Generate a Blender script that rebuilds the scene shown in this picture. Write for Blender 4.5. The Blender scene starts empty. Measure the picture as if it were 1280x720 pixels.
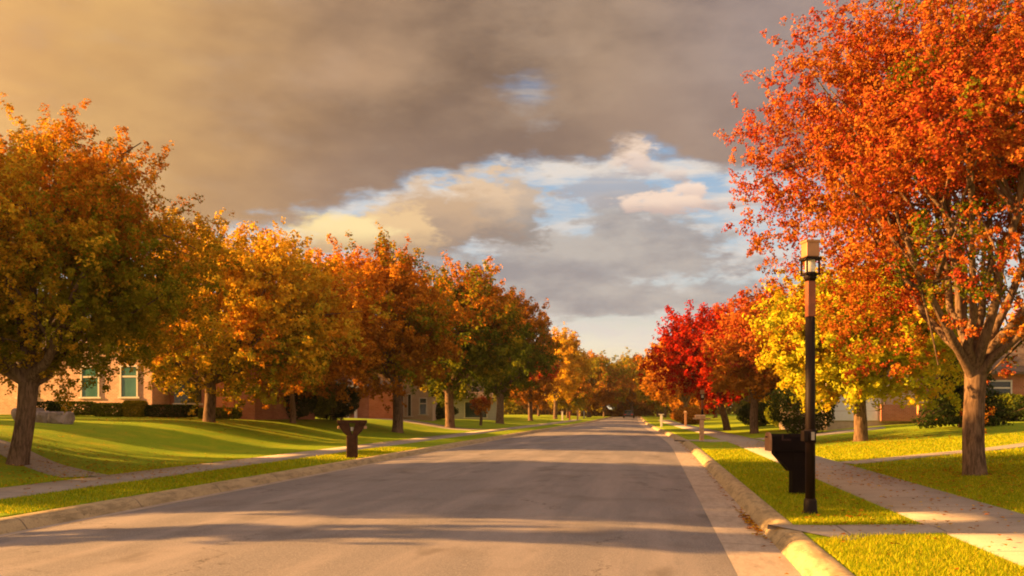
import bpy, bmesh, math, random
import numpy as np
from mathutils import Vector, Matrix

# ------------------------------------------------------------------ camera, sky, sun, exposure
scene = bpy.context.scene
COL = scene.collection
F_PX = 1150.0
YAW = math.atan(176 / F_PX)
CAM_H = 1.7
cam_d = bpy.data.cameras.new('camera')
cam = bpy.data.objects.new('camera', cam_d)
COL.objects.link(cam)
cam.location = (0, 0, CAM_H)
cam.rotation_euler = (math.radians(90), 0, YAW)
cam_d.sensor_width = 36.0
cam_d.lens = F_PX / 1280 * 36.0
cam_d.shift_y = (512 - 360) / 1280
cam_d.clip_end = 3000
cam_d.clip_start = 0.1
scene.camera = cam

SUN_EL = math.radians(17.5)
SUN_DIR = Vector((0.992, 0.125, 0)).normalized()      # way the light travels over the ground
scene.view_settings.view_transform = 'Standard'
scene.view_settings.look = 'None'
scene.view_settings.gamma = 1
scene.view_settings.exposure = 2.25
EXPO = 2 ** 2.25
scene.cycles.use_denoising = True
scene.cycles.filter_width = 1.9
scene.cycles.max_bounces = 6
scene.cycles.transparent_max_bounces = 6
scene.cycles.sample_clamp_indirect = 6

sun_d = bpy.data.lights.new('sun', 'SUN')
sun_d.energy = 5.0
sun_d.angle = math.radians(0.6)
sun_d.color = (1.0, 0.50, 0.14)
sun = bpy.data.objects.new('sun', sun_d)
COL.objects.link(sun)
ld = Vector((SUN_DIR.x * math.cos(SUN_EL), SUN_DIR.y * math.cos(SUN_EL), -math.sin(SUN_EL)))
sun.rotation_euler = ld.to_track_quat('-Z', 'Y').to_euler()
sun.location = (-60, -10, 40)


class NT:
    """tiny helper to write node maths"""
    def __init__(s, nt):
        s.nt = nt; s.n = nt.nodes; s.l = nt.links

    def put(s, sock, v):
        if v is None: return
        if isinstance(v, bpy.types.NodeSocket): s.l.new(v, sock)
        else: sock.default_value = v

    def m(s, op, a, b=None, c=None, clamp=False):
        n = s.n.new('ShaderNodeMath'); n.operation = op; n.use_clamp = clamp
        s.put(n.inputs[0], a); s.put(n.inputs[1], b); s.put(n.inputs[2], c)
        return n.outputs[0]

    def ss(s, x, a, b):
        n = s.n.new('ShaderNodeMapRange'); n.interpolation_type = 'SMOOTHSTEP'
        s.put(n.inputs[0], x); s.put(n.inputs[1], a); s.put(n.inputs[2], b)
        n.inputs[3].default_value = 0; n.inputs[4].default_value = 1
        return n.outputs[0]

    def noise(s, vec, scale, detail=4, rough=0.55, dist=0.0, col=False):
        n = s.n.new('ShaderNodeTexNoise')
        if vec is not None: s.put(n.inputs['Vector'], vec)
        n.inputs['Scale'].default_value = scale; n.inputs['Detail'].default_value = detail
        n.inputs['Roughness'].default_value = rough; n.inputs['Distortion'].default_value = dist
        return n.outputs['Color' if col else 'Fac']

    def mix(s, f, a, b, mode='MIX'):
        n = s.n.new('ShaderNodeMix'); n.data_type = 'RGBA'; n.blend_type = mode
        s.put(n.inputs['Factor'], f)
        for k, v in (('A', a), ('B', b)):
            sk = [i for i in n.inputs if i.name == k and i.type == 'RGBA'][0]
            if isinstance(v, tuple): v = (v[0], v[1], v[2], 1)
            s.put(sk, v)
        return [o for o in n.outputs if o.type == 'RGBA'][0]

    def ramp(s, f, stops):
        n = s.n.new('ShaderNodeValToRGB'); e = n.color_ramp.elements
        while len(e) < len(stops): e.new(0.5)
        for k, (p, c) in enumerate(stops):
            e[k].position = p; e[k].color = (c[0], c[1], c[2], 1)
        s.put(n.inputs[0], f)
        return n.outputs[0]

    def mapping(s, vec, scale=(1, 1, 1), loc=(0, 0, 0), rot=(0, 0, 0)):
        n = s.n.new('ShaderNodeMapping'); s.put(n.inputs[0], vec)
        n.inputs['Location'].default_value = loc; n.inputs['Rotation'].default_value = rot
        n.inputs['Scale'].default_value = scale
        return n.outputs[0]


def lin(r, g, b):
    f = lambda c: (c / 255 / 12.92) if c / 255 <= 0.04045 else ((c / 255 + 0.055) / 1.055) ** 2.4
    return (f(r), f(g), f(b))


def build_world():
    w = bpy.data.worlds.new('World'); scene.world = w; w.use_nodes = True
    N = NT(w.node_tree); w.node_tree.nodes.clear()
    out = N.n.new('ShaderNodeOutputWorld'); bg = N.n.new('ShaderNodeBackground')
    N.l.new(bg.outputs[0], out.inputs[0])
    sky = N.n.new('ShaderNodeTexSky'); sky.sky_type = 'NISHITA'; sky.sun_disc = False
    sky.sun_elevation = SUN_EL
    # sun stands at -SUN_DIR; rotation 0 is +Y, clockwise towards +X
    sky.sun_rotation = math.atan2(-SUN_DIR.x, -SUN_DIR.y)
    sky.air_density = 1.2; sky.dust_density = 2.5
    tc = N.n.new('ShaderNodeTexCoord'); d = tc.outputs['Generated']
    # compass azimuth (degrees right of the street view) and elevation of the viewing direction
    rot = N.mapping(d, rot=(0, 0, -YAW))
    sp = N.n.new('ShaderNodeSeparateXYZ'); N.l.new(rot, sp.inputs[0])
    X, Y, Z = sp.outputs
    az = N.m('MULTIPLY', N.m('ARCTAN2', X, Y), 57.2958)
    el = N.m('MULTIPLY', N.m('ARCSINE', Z), 57.2958)
    # turbulence in direction space, flattened towards the horizon like layers seen edge-on
    flat = N.mapping(rot, scale=(1, 1, 2.6))
    w1 = N.m('SUBTRACT', N.noise(flat, 3.2, 5, 0.6), 0.5)
    w2 = N.m('SUBTRACT', N.noise(N.mapping(flat, loc=(7, 3, 1)), 3.2, 5, 0.6), 0.5)
    fine = N.m('SUBTRACT', N.noise(flat, 13.0, 6, 0.6), 0.5)
    azw = N.m('ADD', az, N.m('ADD', N.m('MULTIPLY', w1, 12), N.m('MULTIPLY', fine, 4)))
    elw = N.m('ADD', el, N.m('ADD', N.m('MULTIPLY', w2, 7), N.m('MULTIPLY', fine, 3)))

    def px(x, y):
        a = math.atan((x - 640) / F_PX)
        return math.degrees(a), math.degrees(math.atan((512 - y) / F_PX * math.cos(a)))

    f2 = N.m('SUBTRACT', N.noise(N.mapping(flat, loc=(2, 9, 4)), 13.0, 6, 0.6), 0.5)
    azp = N.m('ADD', az, N.m('MULTIPLY', fine, 6)); elp = N.m('ADD', el, N.m('MULTIPLY', f2, 4.5))

    def blob(x, y, rx, ry, soft=0.6, warp=1):
        a, e = px(x, y); ra = rx / 20.0; re = ry / 20.0
        A = (az, azw, azp)[warp]; E = (el, elw, elp)[warp]
        u = N.m('DIVIDE', N.m('SUBTRACT', A, a), ra); v = N.m('DIVIDE', N.m('SUBTRACT', E, e), re)
        r = N.m('SQRT', N.m('ADD', N.m('MULTIPLY', u, u), N.m('MULTIPLY', v, v)))
        return N.m('SUBTRACT', 1.0, N.ss(r, 1 - soft, 1 + soft))

    k = 1 / EXPO
    sc = lambda c: tuple(v * k for v in lin(*c))
    # clear air: Nishita tinted paler by high thin cirrus
    skyc = N.mix(1.0, sky.outputs[0], (0.035, 0.035, 0.035), 'MULTIPLY')
    cirrus = N.noise(N.mapping(rot, scale=(1, 1, 6)), 7, 6, 0.62, 0.4)
    pale = N.ramp(N.m('ADD', N.m('MULTIPLY', el, 1 / 24.0), 0.0), [(0.0, sc((255, 222, 150))), (0.17, sc((250, 238, 214))), (0.24, sc((216, 214, 206))), (0.45, sc((186, 202, 216))), (0.62, sc((150, 184, 216))), (0.8, sc((120, 164, 210)))])
    base = N.mix(0.8, skyc, pale)
    base = N.mix(N.m('MULTIPLY', N.ss(cirrus, 0.44, 0.60), 0.75), base, sc((226, 216, 206)))
    c = base
    # cloud detail: billowing noise, used for ragged edges and for light and dark inside a cloud
    def billow(scale, off):
        n1 = N.noise(N.mapping(flat, loc=(off, 2, 5)), scale, 3, 0.5)
        n2 = N.noise(N.mapping(flat, loc=(5, off, 1)), scale * 2.4, 5, 0.6)
        a_ = N.m('MULTIPLY', N.m('ABSOLUTE', N.m('SUBTRACT', n1, 0.5)), 6.0)
        b_ = N.m('MULTIPLY', N.m('ABSOLUTE', N.m('SUBTRACT', n2, 0.5)), 6.0)
        return N.m('SUBTRACT', 1.0, N.m('ADD', N.m('MULTIPLY', a_, 0.6), N.m('MULTIPLY', b_, 0.4)))
    bl = billow(8, 3.0)
    f3 = N.m('SUBTRACT', N.noise(flat, 34.0, 5, 0.6), 0.5)
    rag = N.m('ADD', N.m('ADD', N.m('MULTIPLY', fine, 1.6), N.m('MULTIPLY', f3, .9)), N.m('MULTIPLY', N.m('SUBTRACT', bl, 0.5), -0.28))

    def cloud(x, y, rx, ry, soft, ragk=1.0):
        a, e = px(x, y); ra = rx / 20.0; re = ry / 20.0
        u = N.m('DIVIDE', N.m('SUBTRACT', az, a), ra); v = N.m('DIVIDE', N.m('SUBTRACT', el, e), re)
        r = N.m('SQRT', N.m('ADD', N.m('MULTIPLY', u, u), N.m('MULTIPLY', v, v)))
        r = N.m('ADD', r, N.m('MULTIPLY', rag, ragk))
        return N.m('SUBTRACT', 1.0, N.ss(r, 1 - soft, 1 + soft)), v
    # thin wisps across the gap
    wisp = N.ss(N.noise(N.mapping(rot, scale=(1, 1, 5), loc=(1, 4, 2)), 11, 6, 0.65, 0.5), 0.54, 0.66)
    c = N.mix(N.m('MULTIPLY', wisp, 0.5), c, sc((222, 212, 204)))
    # wide soft grey banks
    gcol = N.mix(N.ss(N.noise(flat, 9, 5, 0.6), 0.35, 0.66), sc((158, 152, 152)), sc((190, 182, 174)))
    for (x, y, a, b, st) in ((700, 330, 190, 42, .9), (800, 300, 85, 38, .9), (600, 352, 170, 40, .9), (720, 372, 170, 20, .85), (890, 372, 120, 22, .7)):
        m_, v = cloud(x, y, a, b, 0.3, 1.3)
        c = N.mix(N.m('MULTIPLY', m_, st), c, gcol)
    # bright heads: cream crests over greyer bodies
    for (x, y, a, b, top, bot, st) in ((640, 262, 50, 34, (206, 180, 154), (152, 142, 136), .9), (590, 262, 52, 38, (226, 196, 164), (156, 140, 130), 1), (535, 275, 60, 38, (206, 174, 142), (164, 144, 130), 1),
                              (490, 296, 50, 30, (236, 200, 152), (176, 150, 128), 1), (405, 292, 62, 22, (255, 228, 168), (206, 172, 134), 1),
                              (790, 194, 26, 18, (252, 224, 200), (206, 184, 172), .95), (806, 208, 30, 10, (232, 210, 196), (196, 178, 172), .8), (760, 232, 60, 16, (182, 178, 180), (170, 166, 170), .7), (868, 240, 26, 13, (254, 226, 204), (214, 188, 176), .95), (848, 254, 40, 12, (248, 220, 198), (206, 182, 172), .95), (848, 218, 20, 10, (238, 214, 200), (190, 176, 172), .8), (925, 250, 36, 9, (240, 222, 208), (190, 176, 172), .8)):
        m_, v = cloud(x, y, a, b, 0.3, 2.2 if x > 700 else 1.6)
        up = N.ss(N.m('ADD', v, N.m('MULTIPLY', bl, 0.5)), -0.55, 0.85)
        c = N.mix(N.m('MULTIPLY', m_, st), c, N.mix(up, sc(bot), sc(top)))
    # the heavy overcast deck: everything above a wavering line
    a0, e0 = px(330, 268); a1, e1 = px(640, 205); a2, e2 = px(960, 205)
    # border of the deck as a function of azimuth
    cu = N.n.new('ShaderNodeFloatCurve'); N.put(cu.inputs['Value'], N.m('ADD', N.m('DIVIDE', az, 90.0), 0.5, clamp=True))
    pts = [(-45, 7), (-25, 8.5), (px(330, 268)[0], 11.2), (px(480, 225)[0], 13.6), (px(640, 205)[0], 14.6), (px(740, 188)[0], 15.2), (px(830, 178)[0], 15.7), (px(930, 220)[0], 14.2), (30, 12.0), (45, 9)]
    cm = cu.mapping; cv = cm.curves[0]
    for i, (a, e) in enumerate(pts):
        p = (a / 90 + 0.5, e / 30)
        if i == 0: cv.points[0].location = p
        elif i == len(pts) - 1: cv.points[-1].location = p
        else: cv.points.new(*p)
    cm.update()
    edge = N.m('MULTIPLY', cu.outputs[0], 30.0)
    dd = N.m('SUBTRACT', N.m('ADD', el, N.m('ADD', N.m('MULTIPLY', w2, 4), N.m('MULTIPLY', fine, 5))), edge)
    deck = N.ss(dd, -0.5, 1.0)
    rim = N.m('MULTIPLY', N.ss(dd, -1.8, -0.3), N.m('SUBTRACT', 1.0, N.ss(dd, -0.2, 0.7)))
    c = N.mix(N.m('MULTIPLY', rim, N.m('MULTIPLY', N.ss(f2, -.05, .12), .6)), c, sc((240, 226, 210)))
    hole = N.m('MULTIPLY', cloud(664, 120, 24, 20, 0.9, 2.0)[0], 1.1, clamp=True)
    deck = N.m('MULTIPLY', deck, N.m('SUBTRACT', 1.0, N.m('MULTIPLY', hole, 0.42)))
    big = N.noise(N.mapping(rot, scale=(1, 1, 2.0), loc=(3, 1, 2)), 2.4, 5, 0.55)
    big2 = N.noise(N.mapping(rot, scale=(1, 1, 2.4), loc=(8, 1, 3)), 6.5, 6, 0.6)
    big = N.m('ADD', N.m('MULTIPLY', big, .62), N.m('MULTIPLY', big2, .38))
    dk = N.mix(N.ss(big, 0.38, 0.62), sc((112, 94, 84)), sc((176, 148, 124)))
    dk = N.mix(N.m('MULTIPLY', N.ss(az, 4, 16), .7), dk, N.mix(N.ss(big, 0.36, 0.64), sc((128, 116, 118)), sc((166, 150, 148))))
    # nearer the sun the deck is lit through: warmer and brighter
    tl = N.ss(N.m('ADD', az, N.m('MULTIPLY', w1, 14)), -8, -32)
    dk = N.mix(N.m('MULTIPLY', N.ss(N.m('ADD', az, N.m('MULTIPLY', w2, 10)), 4, -16), .75), dk, N.mix(N.ss(big, .32, .66), sc((156, 124, 96)), sc((198, 156, 116))))
    low_ = N.m('SUBTRACT', 1.0, N.ss(dd, 0.5, 6.0))
    dk = N.mix(N.m('MULTIPLY', low_, .55), dk, sc((154, 130, 116)))
    dk = N.mix(N.m('MULTIPLY', tl, 0.92), dk, N.mix(N.ss(big, 0.3, 0.65), sc((212, 160, 104)), sc((248, 196, 118))))
    dk = N.mix(N.m('MULTIPLY', N.ss(fine, -0.02, 0.22), .35), dk, N.mix(0.5, dk, sc((190, 165, 145))))
    c = N.mix(deck, c, dk)
    # glow around the hidden sun; unseen rear and overhead sky brightened to fill the shade
    gl = N.ss(az, -24, -70)
    c = N.mix(N.m('MULTIPLY', gl, N.ss(el, 60, 5)), c, (0.75, 0.40, 0.15))
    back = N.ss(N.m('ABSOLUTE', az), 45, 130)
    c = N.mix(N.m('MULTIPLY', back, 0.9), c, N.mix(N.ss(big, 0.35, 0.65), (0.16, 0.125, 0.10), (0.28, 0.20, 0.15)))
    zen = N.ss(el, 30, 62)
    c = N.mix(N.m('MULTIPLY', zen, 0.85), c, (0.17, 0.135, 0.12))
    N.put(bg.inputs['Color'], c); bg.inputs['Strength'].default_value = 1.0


build_world()

# ------------------------------------------------------------------ helpers
rng = np.random.default_rng(7)
random.seed(7)


def tag(o, label=None, cat=None, group=None, kind=None):
    if label: o['label'] = label
    if cat: o['category'] = cat
    if group: o['group'] = group
    if kind: o['kind'] = kind
    return o


def empty(name, loc, rz=0.0):
    o = bpy.data.objects.new(name, None); COL.objects.link(o)
    o.location = loc; o.rotation_euler = (0, 0, rz); o.empty_display_size = 0.3
    return o


def copy_tree(o, parent=None):
    c = o.copy(); COL.objects.link(c); c.parent = parent
    for ch in list(o.children): copy_tree(ch, c)
    return c


def np_mesh(name, V, Fc, mat, parent=None, smooth=False, tint=None):
    """V (n,3); Fc list of equally sized face arrays [(m,k)]"""
    me = bpy.data.meshes.new(name)
    V = np.asarray(V, dtype=np.float32)
    me.vertices.add(len(V)); me.vertices.foreach_set('co', V.ravel())
    loops = np.concatenate([f.ravel() for f in Fc]).astype(np.int32)
    tot = np.concatenate([np.full(len(f), f.shape[1]) for f in Fc]).astype(np.int32)
    start = np.concatenate([[0], np.cumsum(tot)[:-1]]).astype(np.int32)
    me.loops.add(len(loops)); me.loops.foreach_set('vertex_index', loops)
    me.polygons.add(len(tot)); me.polygons.foreach_set('loop_start', start)
    me.polygons.foreach_set('loop_total', tot)
    if smooth: me.polygons.foreach_set('use_smooth', np.ones(len(tot), dtype=bool))
    me.update(calc_edges=True)
    if tint is not None:
        a = me.attributes.new('tint', 'FLOAT_VECTOR', 'FACE')
        a.data.foreach_set('vector', np.asarray(tint, dtype=np.float32).ravel())
    me.materials.append(mat)
    o = bpy.data.objects.new(name, me); COL.objects.link(o)
    if parent: o.parent = parent
    return o


class MB:
    """collects boxes, tubes, prisms into one bmesh"""
    def __init__(s): s.bm = bmesh.new()

    def box(s, c, size, rz=0.0, bevel=0.0, rot=None):
        r = bmesh.ops.create_cube(s.bm, size=1.0)
        vs = r['verts']
        M = Matrix.Translation(c) @ (rot if rot is not None else Matrix.Rotation(rz, 4, 'Z')) @ Matrix.Diagonal((size[0], size[1], size[2], 1))
        bmesh.ops.transform(s.bm, matrix=M, verts=vs)
        if bevel > 0:
            es = list({e for v in vs for e in v.link_edges})
            bmesh.ops.bevel(s.bm, geom=es, offset=bevel, segments=2, affect='EDGES', profile=0.5)
        return s

    def lathe(s, c, prof, seg=20):
        rings = []
        for (r, z) in prof:
            rings.append([s.bm.verts.new((c[0] + r * math.cos(2 * math.pi * i / seg), c[1] + r * math.sin(2 * math.pi * i / seg), c[2] + z)) for i in range(seg)])
        for a, b in zip(rings[:-1], rings[1:]):
            for i in range(seg):
                f = s.bm.faces.new((a[i], a[(i + 1) % seg], b[(i + 1) % seg], b[i])); f.smooth = True
        s.bm.faces.new(list(reversed(rings[0]))); s.bm.faces.new(rings[-1])
        return s

    def prism(s, pts, axis, a, b):
        """polygon pts in the plane perpendicular to axis, from a to b"""
        def P(p, t):
            return {'X': (t, p[0], p[1]), 'Y': (p[0], t, p[1]), 'Z': (p[0], p[1], t)}[axis]
        A = [s.bm.verts.new(P(p, a)) for p in pts]; B = [s.bm.verts.new(P(p, b)) for p in pts]
        n = len(pts)
        s.bm.faces.new(A); s.bm.faces.new(list(reversed(B)))
        for i in range(n): s.bm.faces.new((A[i], B[i], B[(i + 1) % n], A[(i + 1) % n]))
        return s

    def tube(s, pts, rad, seg=8):
        V, Fq = tube_np(np.array(pts, dtype=float), np.array(rad, dtype=float), seg)
        vs = [s.bm.verts.new(v) for v in V]
        for f in Fq:
            ff = s.bm.faces.new([vs[i] for i in f]); ff.smooth = True
        return s

    def build(s, name, mat, parent=None, loc=None):
        bmesh.ops.recalc_face_normals(s.bm, faces=s.bm.faces[:])
        me = bpy.data.meshes.new(name); s.bm.to_mesh(me); s.bm.free(); me.materials.append(mat)
        o = bpy.data.objects.new(name, me); COL.objects.link(o)
        if parent: o.parent = parent
        if loc is not None: o.location = loc
        return o


def tube_np(P, R, seg=8):
    n = len(P)
    T = np.gradient(P, axis=0); T /= np.linalg.norm(T, axis=1)[:, None] + 1e-9
    up = np.array([0.31, 0.95, 0.05]) if abs(T[0][2]) > 0.7 else np.array([0, 0, 1.0])
    A = np.cross(T, up); A /= np.linalg.norm(A, axis=1)[:, None] + 1e-9
    B = np.cross(T, A)
    ang = np.arange(seg) * 2 * np.pi / seg
    V = P[:, None, :] + R[:, None, None] * (np.cos(ang)[None, :, None] * A[:, None, :] + np.sin(ang)[None, :, None] * B[:, None, :])
    V = V.reshape(-1, 3)
    F = []
    for i in range(n - 1):
        for j in range(seg):
            F.append((i * seg + j, i * seg + (j + 1) % seg, (i + 1) * seg + (j + 1) % seg, (i + 1) * seg + j))
    return V, np.array(F)


def material(name, rough=0.8, spec=0.3):
    m = bpy.data.materials.new(name); m.use_nodes = True
    N = NT(m.node_tree); b = m.node_tree.nodes['Principled BSDF']
    b.inputs['Roughness'].default_value = rough
    b.inputs['Specular IOR Level'].default_value = spec
    return m, N, b


def bump(N, b, h, strength=0.4, dist=0.02):
    n = N.n.new('ShaderNodeBump'); n.inputs['Strength'].default_value = strength
    n.inputs['Distance'].default_value = dist
    N.put(n.inputs['Height'], h); N.l.new(n.outputs[0], b.inputs['Normal'])


def obj_co(N):
    return N.n.new('ShaderNodeTexCoord').outputs['Object']


def simple(name, col, rough=0.6, spec=0.3, var=0.15, scale=6, bumpk=0.15, metal=0.0):
    m, N, b = material(name, rough, spec)
    co = obj_co(N)
    n = N.noise(co, scale, 5, 0.6)
    c = N.mix(N.ss(n, 0.3, 0.7), tuple(v * (1 - var) for v in col), tuple(min(1, v * (1 + var)) for v in col))
    N.put(b.inputs['Base Color'], c)
    b.inputs['Metallic'].default_value = metal
    bump(N, b, N.noise(co, scale * 6, 3), bumpk, 0.004)
    return m


def brick(name, c1, c2, mortar):
    m, N, b = material(name, 0.9, 0.2)
    co = obj_co(N)
    sp = N.n.new('ShaderNodeSeparateXYZ'); N.l.new(co, sp.inputs[0])
    cb = N.n.new('ShaderNodeCombineXYZ')
    N.put(cb.inputs[0], N.m('ADD', sp.outputs[0], sp.outputs[1])); N.put(cb.inputs[1], sp.outputs[2])
    t = N.n.new('ShaderNodeTexBrick'); N.l.new(cb.outputs[0], t.inputs['Vector'])
    t.inputs['Color1'].default_value = (*c1, 1); t.inputs['Color2'].default_value = (*c2, 1); t.inputs['Mortar'].default_value = (*mortar, 1)
    t.inputs['Scale'].default_value = 1.0; t.inputs['Brick Width'].default_value = 0.23; t.inputs['Row Height'].default_value = 0.08
    t.inputs['Mortar Size'].default_value = 0.008
    n = N.noise(co, 1.3, 5, 0.6)
    c = N.mix(N.m('MULTIPLY', N.ss(n, 0.35, 0.7), 0.45), t.outputs['Color'], tuple(v * 0.6 for v in c1))
    N.put(b.inputs['Base Color'], c)
    bump(N, b, t.outputs['Fac'], -0.3, 0.01)
    return m


def leaf_material(name, trans=0.4):
    m = bpy.data.materials.new(name); m.use_nodes = True
    N = NT(m.node_tree); m.node_tree.nodes.clear()
    out = N.n.new('ShaderNodeOutputMaterial')
    at = N.n.new('ShaderNodeAttribute'); at.attribute_name = 'tint'
    d = N.n.new('ShaderNodeBsdfDiffuse'); t = N.n.new('ShaderNodeBsdfTranslucent')
    N.l.new(at.outputs['Vector'], d.inputs['Color'])
    tcol = N.mix(1.0, at.outputs['Vector'], (1.0, 0.95, 0.75), 'MULTIPLY')
    N.l.new(tcol, t.inputs['Color'])
    mx = N.n.new('ShaderNodeMixShader'); mx.inputs[0].default_value = trans
    N.l.new(d.outputs[0], mx.inputs[1]); N.l.new(t.outputs[0], mx.inputs[2])
    N.l.new(mx.outputs[0], out.inputs[0])
    return m


LEAF = leaf_material('autumn_leaf')


def bark_material(name, c1, c2):
    m, N, b = material(name, 0.95, 0.1)
    co = obj_co(N)
    st = N.mapping(co, scale=(9, 9, 1.6))
    n = N.noise(st, 2.2, 6, 0.65, 0.3)
    c = N.mix(N.ss(n, 0.35, 0.65), c1, c2)
    c = N.mix(N.m('MULTIPLY', N.ss(N.noise(co, 1.7, 3), 0.45, 0.7), 0.35), c, tuple(v * 1.5 for v in c2))
    N.put(b.inputs['Base Color'], c)
    bump(N, b, n, 0.9, 0.03)
    return m


BARK = bark_material('grey_brown_bark', (0.065, 0.04, 0.027), (0.19, 0.12, 0.075))
BARK_D = bark_material('dark_bark', (0.05, 0.03, 0.02), (0.13, 0.08, 0.05))

# ------------------------------------------------------------------ terrain
YB = np.array([-60, 0, 45, 62, 82, 110, 150, 200, 600.])
XLB = np.array([-9.2, -9.2, -9.2, -9.0, -8.6, -8.2, -8.4, -9.0, -15])
XRB = np.array([1.86, 1.86, 1.86, 1.3, 0.35, -0.6, -1.4, -2.4, -8.5])


def _sm(y, tab):
    s = 0
    for k in (-6, -3, 0, 3, 6): s = s + np.interp(np.asarray(y, float) + k, YB, tab)
    return s / 5


def xl(y): return _sm(y, XLB)
def xr(y): return _sm(y, XRB)


LO = np.array([0, 1.6, 2.9, 4.4, 5.6, 7, 8.5, 10, 12, 20, 35, 80, 1000.])
LZ = np.array([.14, .19, .21, .23, .30, .52, .80, 1.06, 1.22, 1.40, 1.5, 1.8, 2.5])
RO = np.array([0, 1.7, 3.4, 5.0, 7, 10, 14, 20, 40, 80, 1000.])
RZ = np.array([.14, .17, .21, .33, .5, .78, 1.08, 1.22, 1.4, 1.8, 2.5])


def smooth_tab(o, O, Z, w=0.5):
    return (np.interp(o - w, O, Z) + np.interp(o, O, Z) * 2 + np.interp(o + w, O, Z)) / 4


def fade(y): return np.interp(y, [-60, 50, 75, 100, 160, 260, 600], [1, 1, .72, .42, .3, .3, 2.0])


def gz(x, y):
    """ground height beside the street"""
    x = np.asarray(x, float); y = np.asarray(y, float)
    ol = xl(y) - x; orr = x - xr(y)
    zl = .14 + (smooth_tab(ol, LO, LZ) - .14) * np.where(ol > 3.2, fade(y), 1)
    zr = .14 + (smooth_tab(orr, RO, RZ) - .14) * np.where(orr > 3.6, fade(y), 1)
    und = .03 * np.sin(x * .33 + 1.3) * np.sin(y * .21 + .5) + .015 * np.sin(x * .9 + y * .53)
    far = np.clip((np.maximum(ol, orr) - 4) / 4, 0, 1)
    z = np.where(ol > 0, zl, zr) + und * far
    return z


def gzf(x, y): return float(gz(x, y))


def crown_z(t):   # t 0..1 across the asphalt
    return 0.10 * (1 - (2 * t - 1) ** 2)


def crest(y):     # the street climbs and dips very slightly further on
    return np.interp(y, [-60, 60, 140, 600], [0, 0, 0.05, 0.0])


def ysamples(y0, y1):
    ys = [y0]
    while ys[-1] < y1:
        y = ys[-1]; ys.append(y + (0.8 if -5 < y < 45 else (1.6 if -20 < y < 100 else 6)))
    return np.array(ys)


def sheet(name, ys, xcols, zfun, mat, **kw):
    """xcols: functions y -> x"""
    V = []
    for y in ys:
        for i, xc in enumerate(xcols):
            x = xc(y); V.append((x, y, zfun(x, y, i)))
    n = len(xcols); m = len(ys)
    idx = np.arange(n * m).reshape(m, n)
    Fq = np.stack([idx[:-1, :-1], idx[:-1, 1:], idx[1:, 1:], idx[1:, :-1]], -1).reshape(-1, 4)
    return np_mesh(name, V, [Fq], mat, smooth=True, **kw)


def grass_mat():
    m, N, b = material('lawn_grass', 0.95, 0.1)
    co = obj_co(N)
    fine = N.noise(co, 26, 4, 0.7)
    mid = N.noise(co, 1.1, 5, 0.6)
    big = N.noise(N.mapping(co, scale=(1, 1, 1)), 0.22, 3)
    c = N.mix(N.ss(fine, 0.3, 0.72), (0.12, 0.21, 0.004), (0.29, 0.38, 0.010))
    c = N.mix(N.m('MULTIPLY', N.ss(mid, 0.42, 0.72), 0.5), c, (0.42, 0.34, 0.012))
    c = N.mix(N.m('MULTIPLY', N.ss(big, 0.45, 0.65), 0.35), c, (0.14, 0.20, 0.006))
    N.put(b.inputs['Base Color'], c)
    bump(N, b, N.m('ADD', fine, N.m('MULTIPLY', N.noise(co, 7, 4), 0.8)), 0.45, 0.03)
    return m


def asphalt_mat():
    m, N, b = material('worn_asphalt', 0.8, 0.35)
    co = obj_co(N)
    grain = N.noise(co, 55, 3, 0.8)
    ln = N.mapping(co, scale=(1.0, 0.10, 1))
    streak = N.noise(ln, 1.3, 5, 0.6)
    mott = N.noise(co, 0.55, 6, 0.62)
    c = N.mix(N.ss(grain, 0.35, 0.7), (0.13, 0.118, 0.118), (0.25, 0.225, 0.222))
    c = N.mix(N.m('MULTIPLY', N.ss(streak, 0.40, 0.66), 0.45), c, (0.33, 0.28, 0.26))
    c = N.mix(N.m('MULTIPLY', N.ss(mott, 0.48, 0.7), 0.5), c, (0.11, 0.09, 0.08))
    st = N.n.new('ShaderNodeTexVoronoi'); st.inputs['Scale'].default_value = 38; N.l.new(co, st.inputs['Vector'])
    c = N.mix(N.m('MULTIPLY', N.m('SUBTRACT', 1.0, N.ss(st.outputs['Distance'], .12, .34)), .38), c, (.50, .42, .37))
    spot = N.noise(N.mapping(co, scale=(1, .45, 1), loc=(5, 2, 0)), 1.1, 4, 0.5)
    c = N.mix(N.m('MULTIPLY', N.ss(spot, 0.60, 0.72), 0.55), c, (.07, .058, .052))
    # tar-filled cracks
    v = N.n.new('ShaderNodeTexVoronoi'); v.feature = 'DISTANCE_TO_EDGE'; v.inputs['Scale'].default_value = 0.2
    wob = N.n.new('ShaderNodeVectorMath'); wob.operation = 'ADD'
    wn = N.n.new('ShaderNodeVectorMath'); wn.operation = 'SCALE'; N.l.new(N.noise(co, 1.2, 5, 0.65, col=True), wn.inputs[0]); wn.inputs['Scale'].default_value = 1.6
    N.l.new(co, wob.inputs[0]); N.l.new(wn.outputs[0], wob.inputs[1]); N.l.new(wob.outputs[0], v.inputs['Vector'])
    cr = N.m('SUBTRACT', 1.0, N.ss(v.outputs['Distance'], 0.0015, 0.006))
    cr = N.m('MULTIPLY', cr, N.ss(N.noise(co, 0.4, 2), 0.42, 0.55))
    c = N.mix(N.m('MULTIPLY', cr, 0.65), c, (0.045, 0.037, 0.033))
    N.put(b.inputs['Base Color'], c)
    bump(N, b, grain, 0.5, 0.012)
    return m


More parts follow.
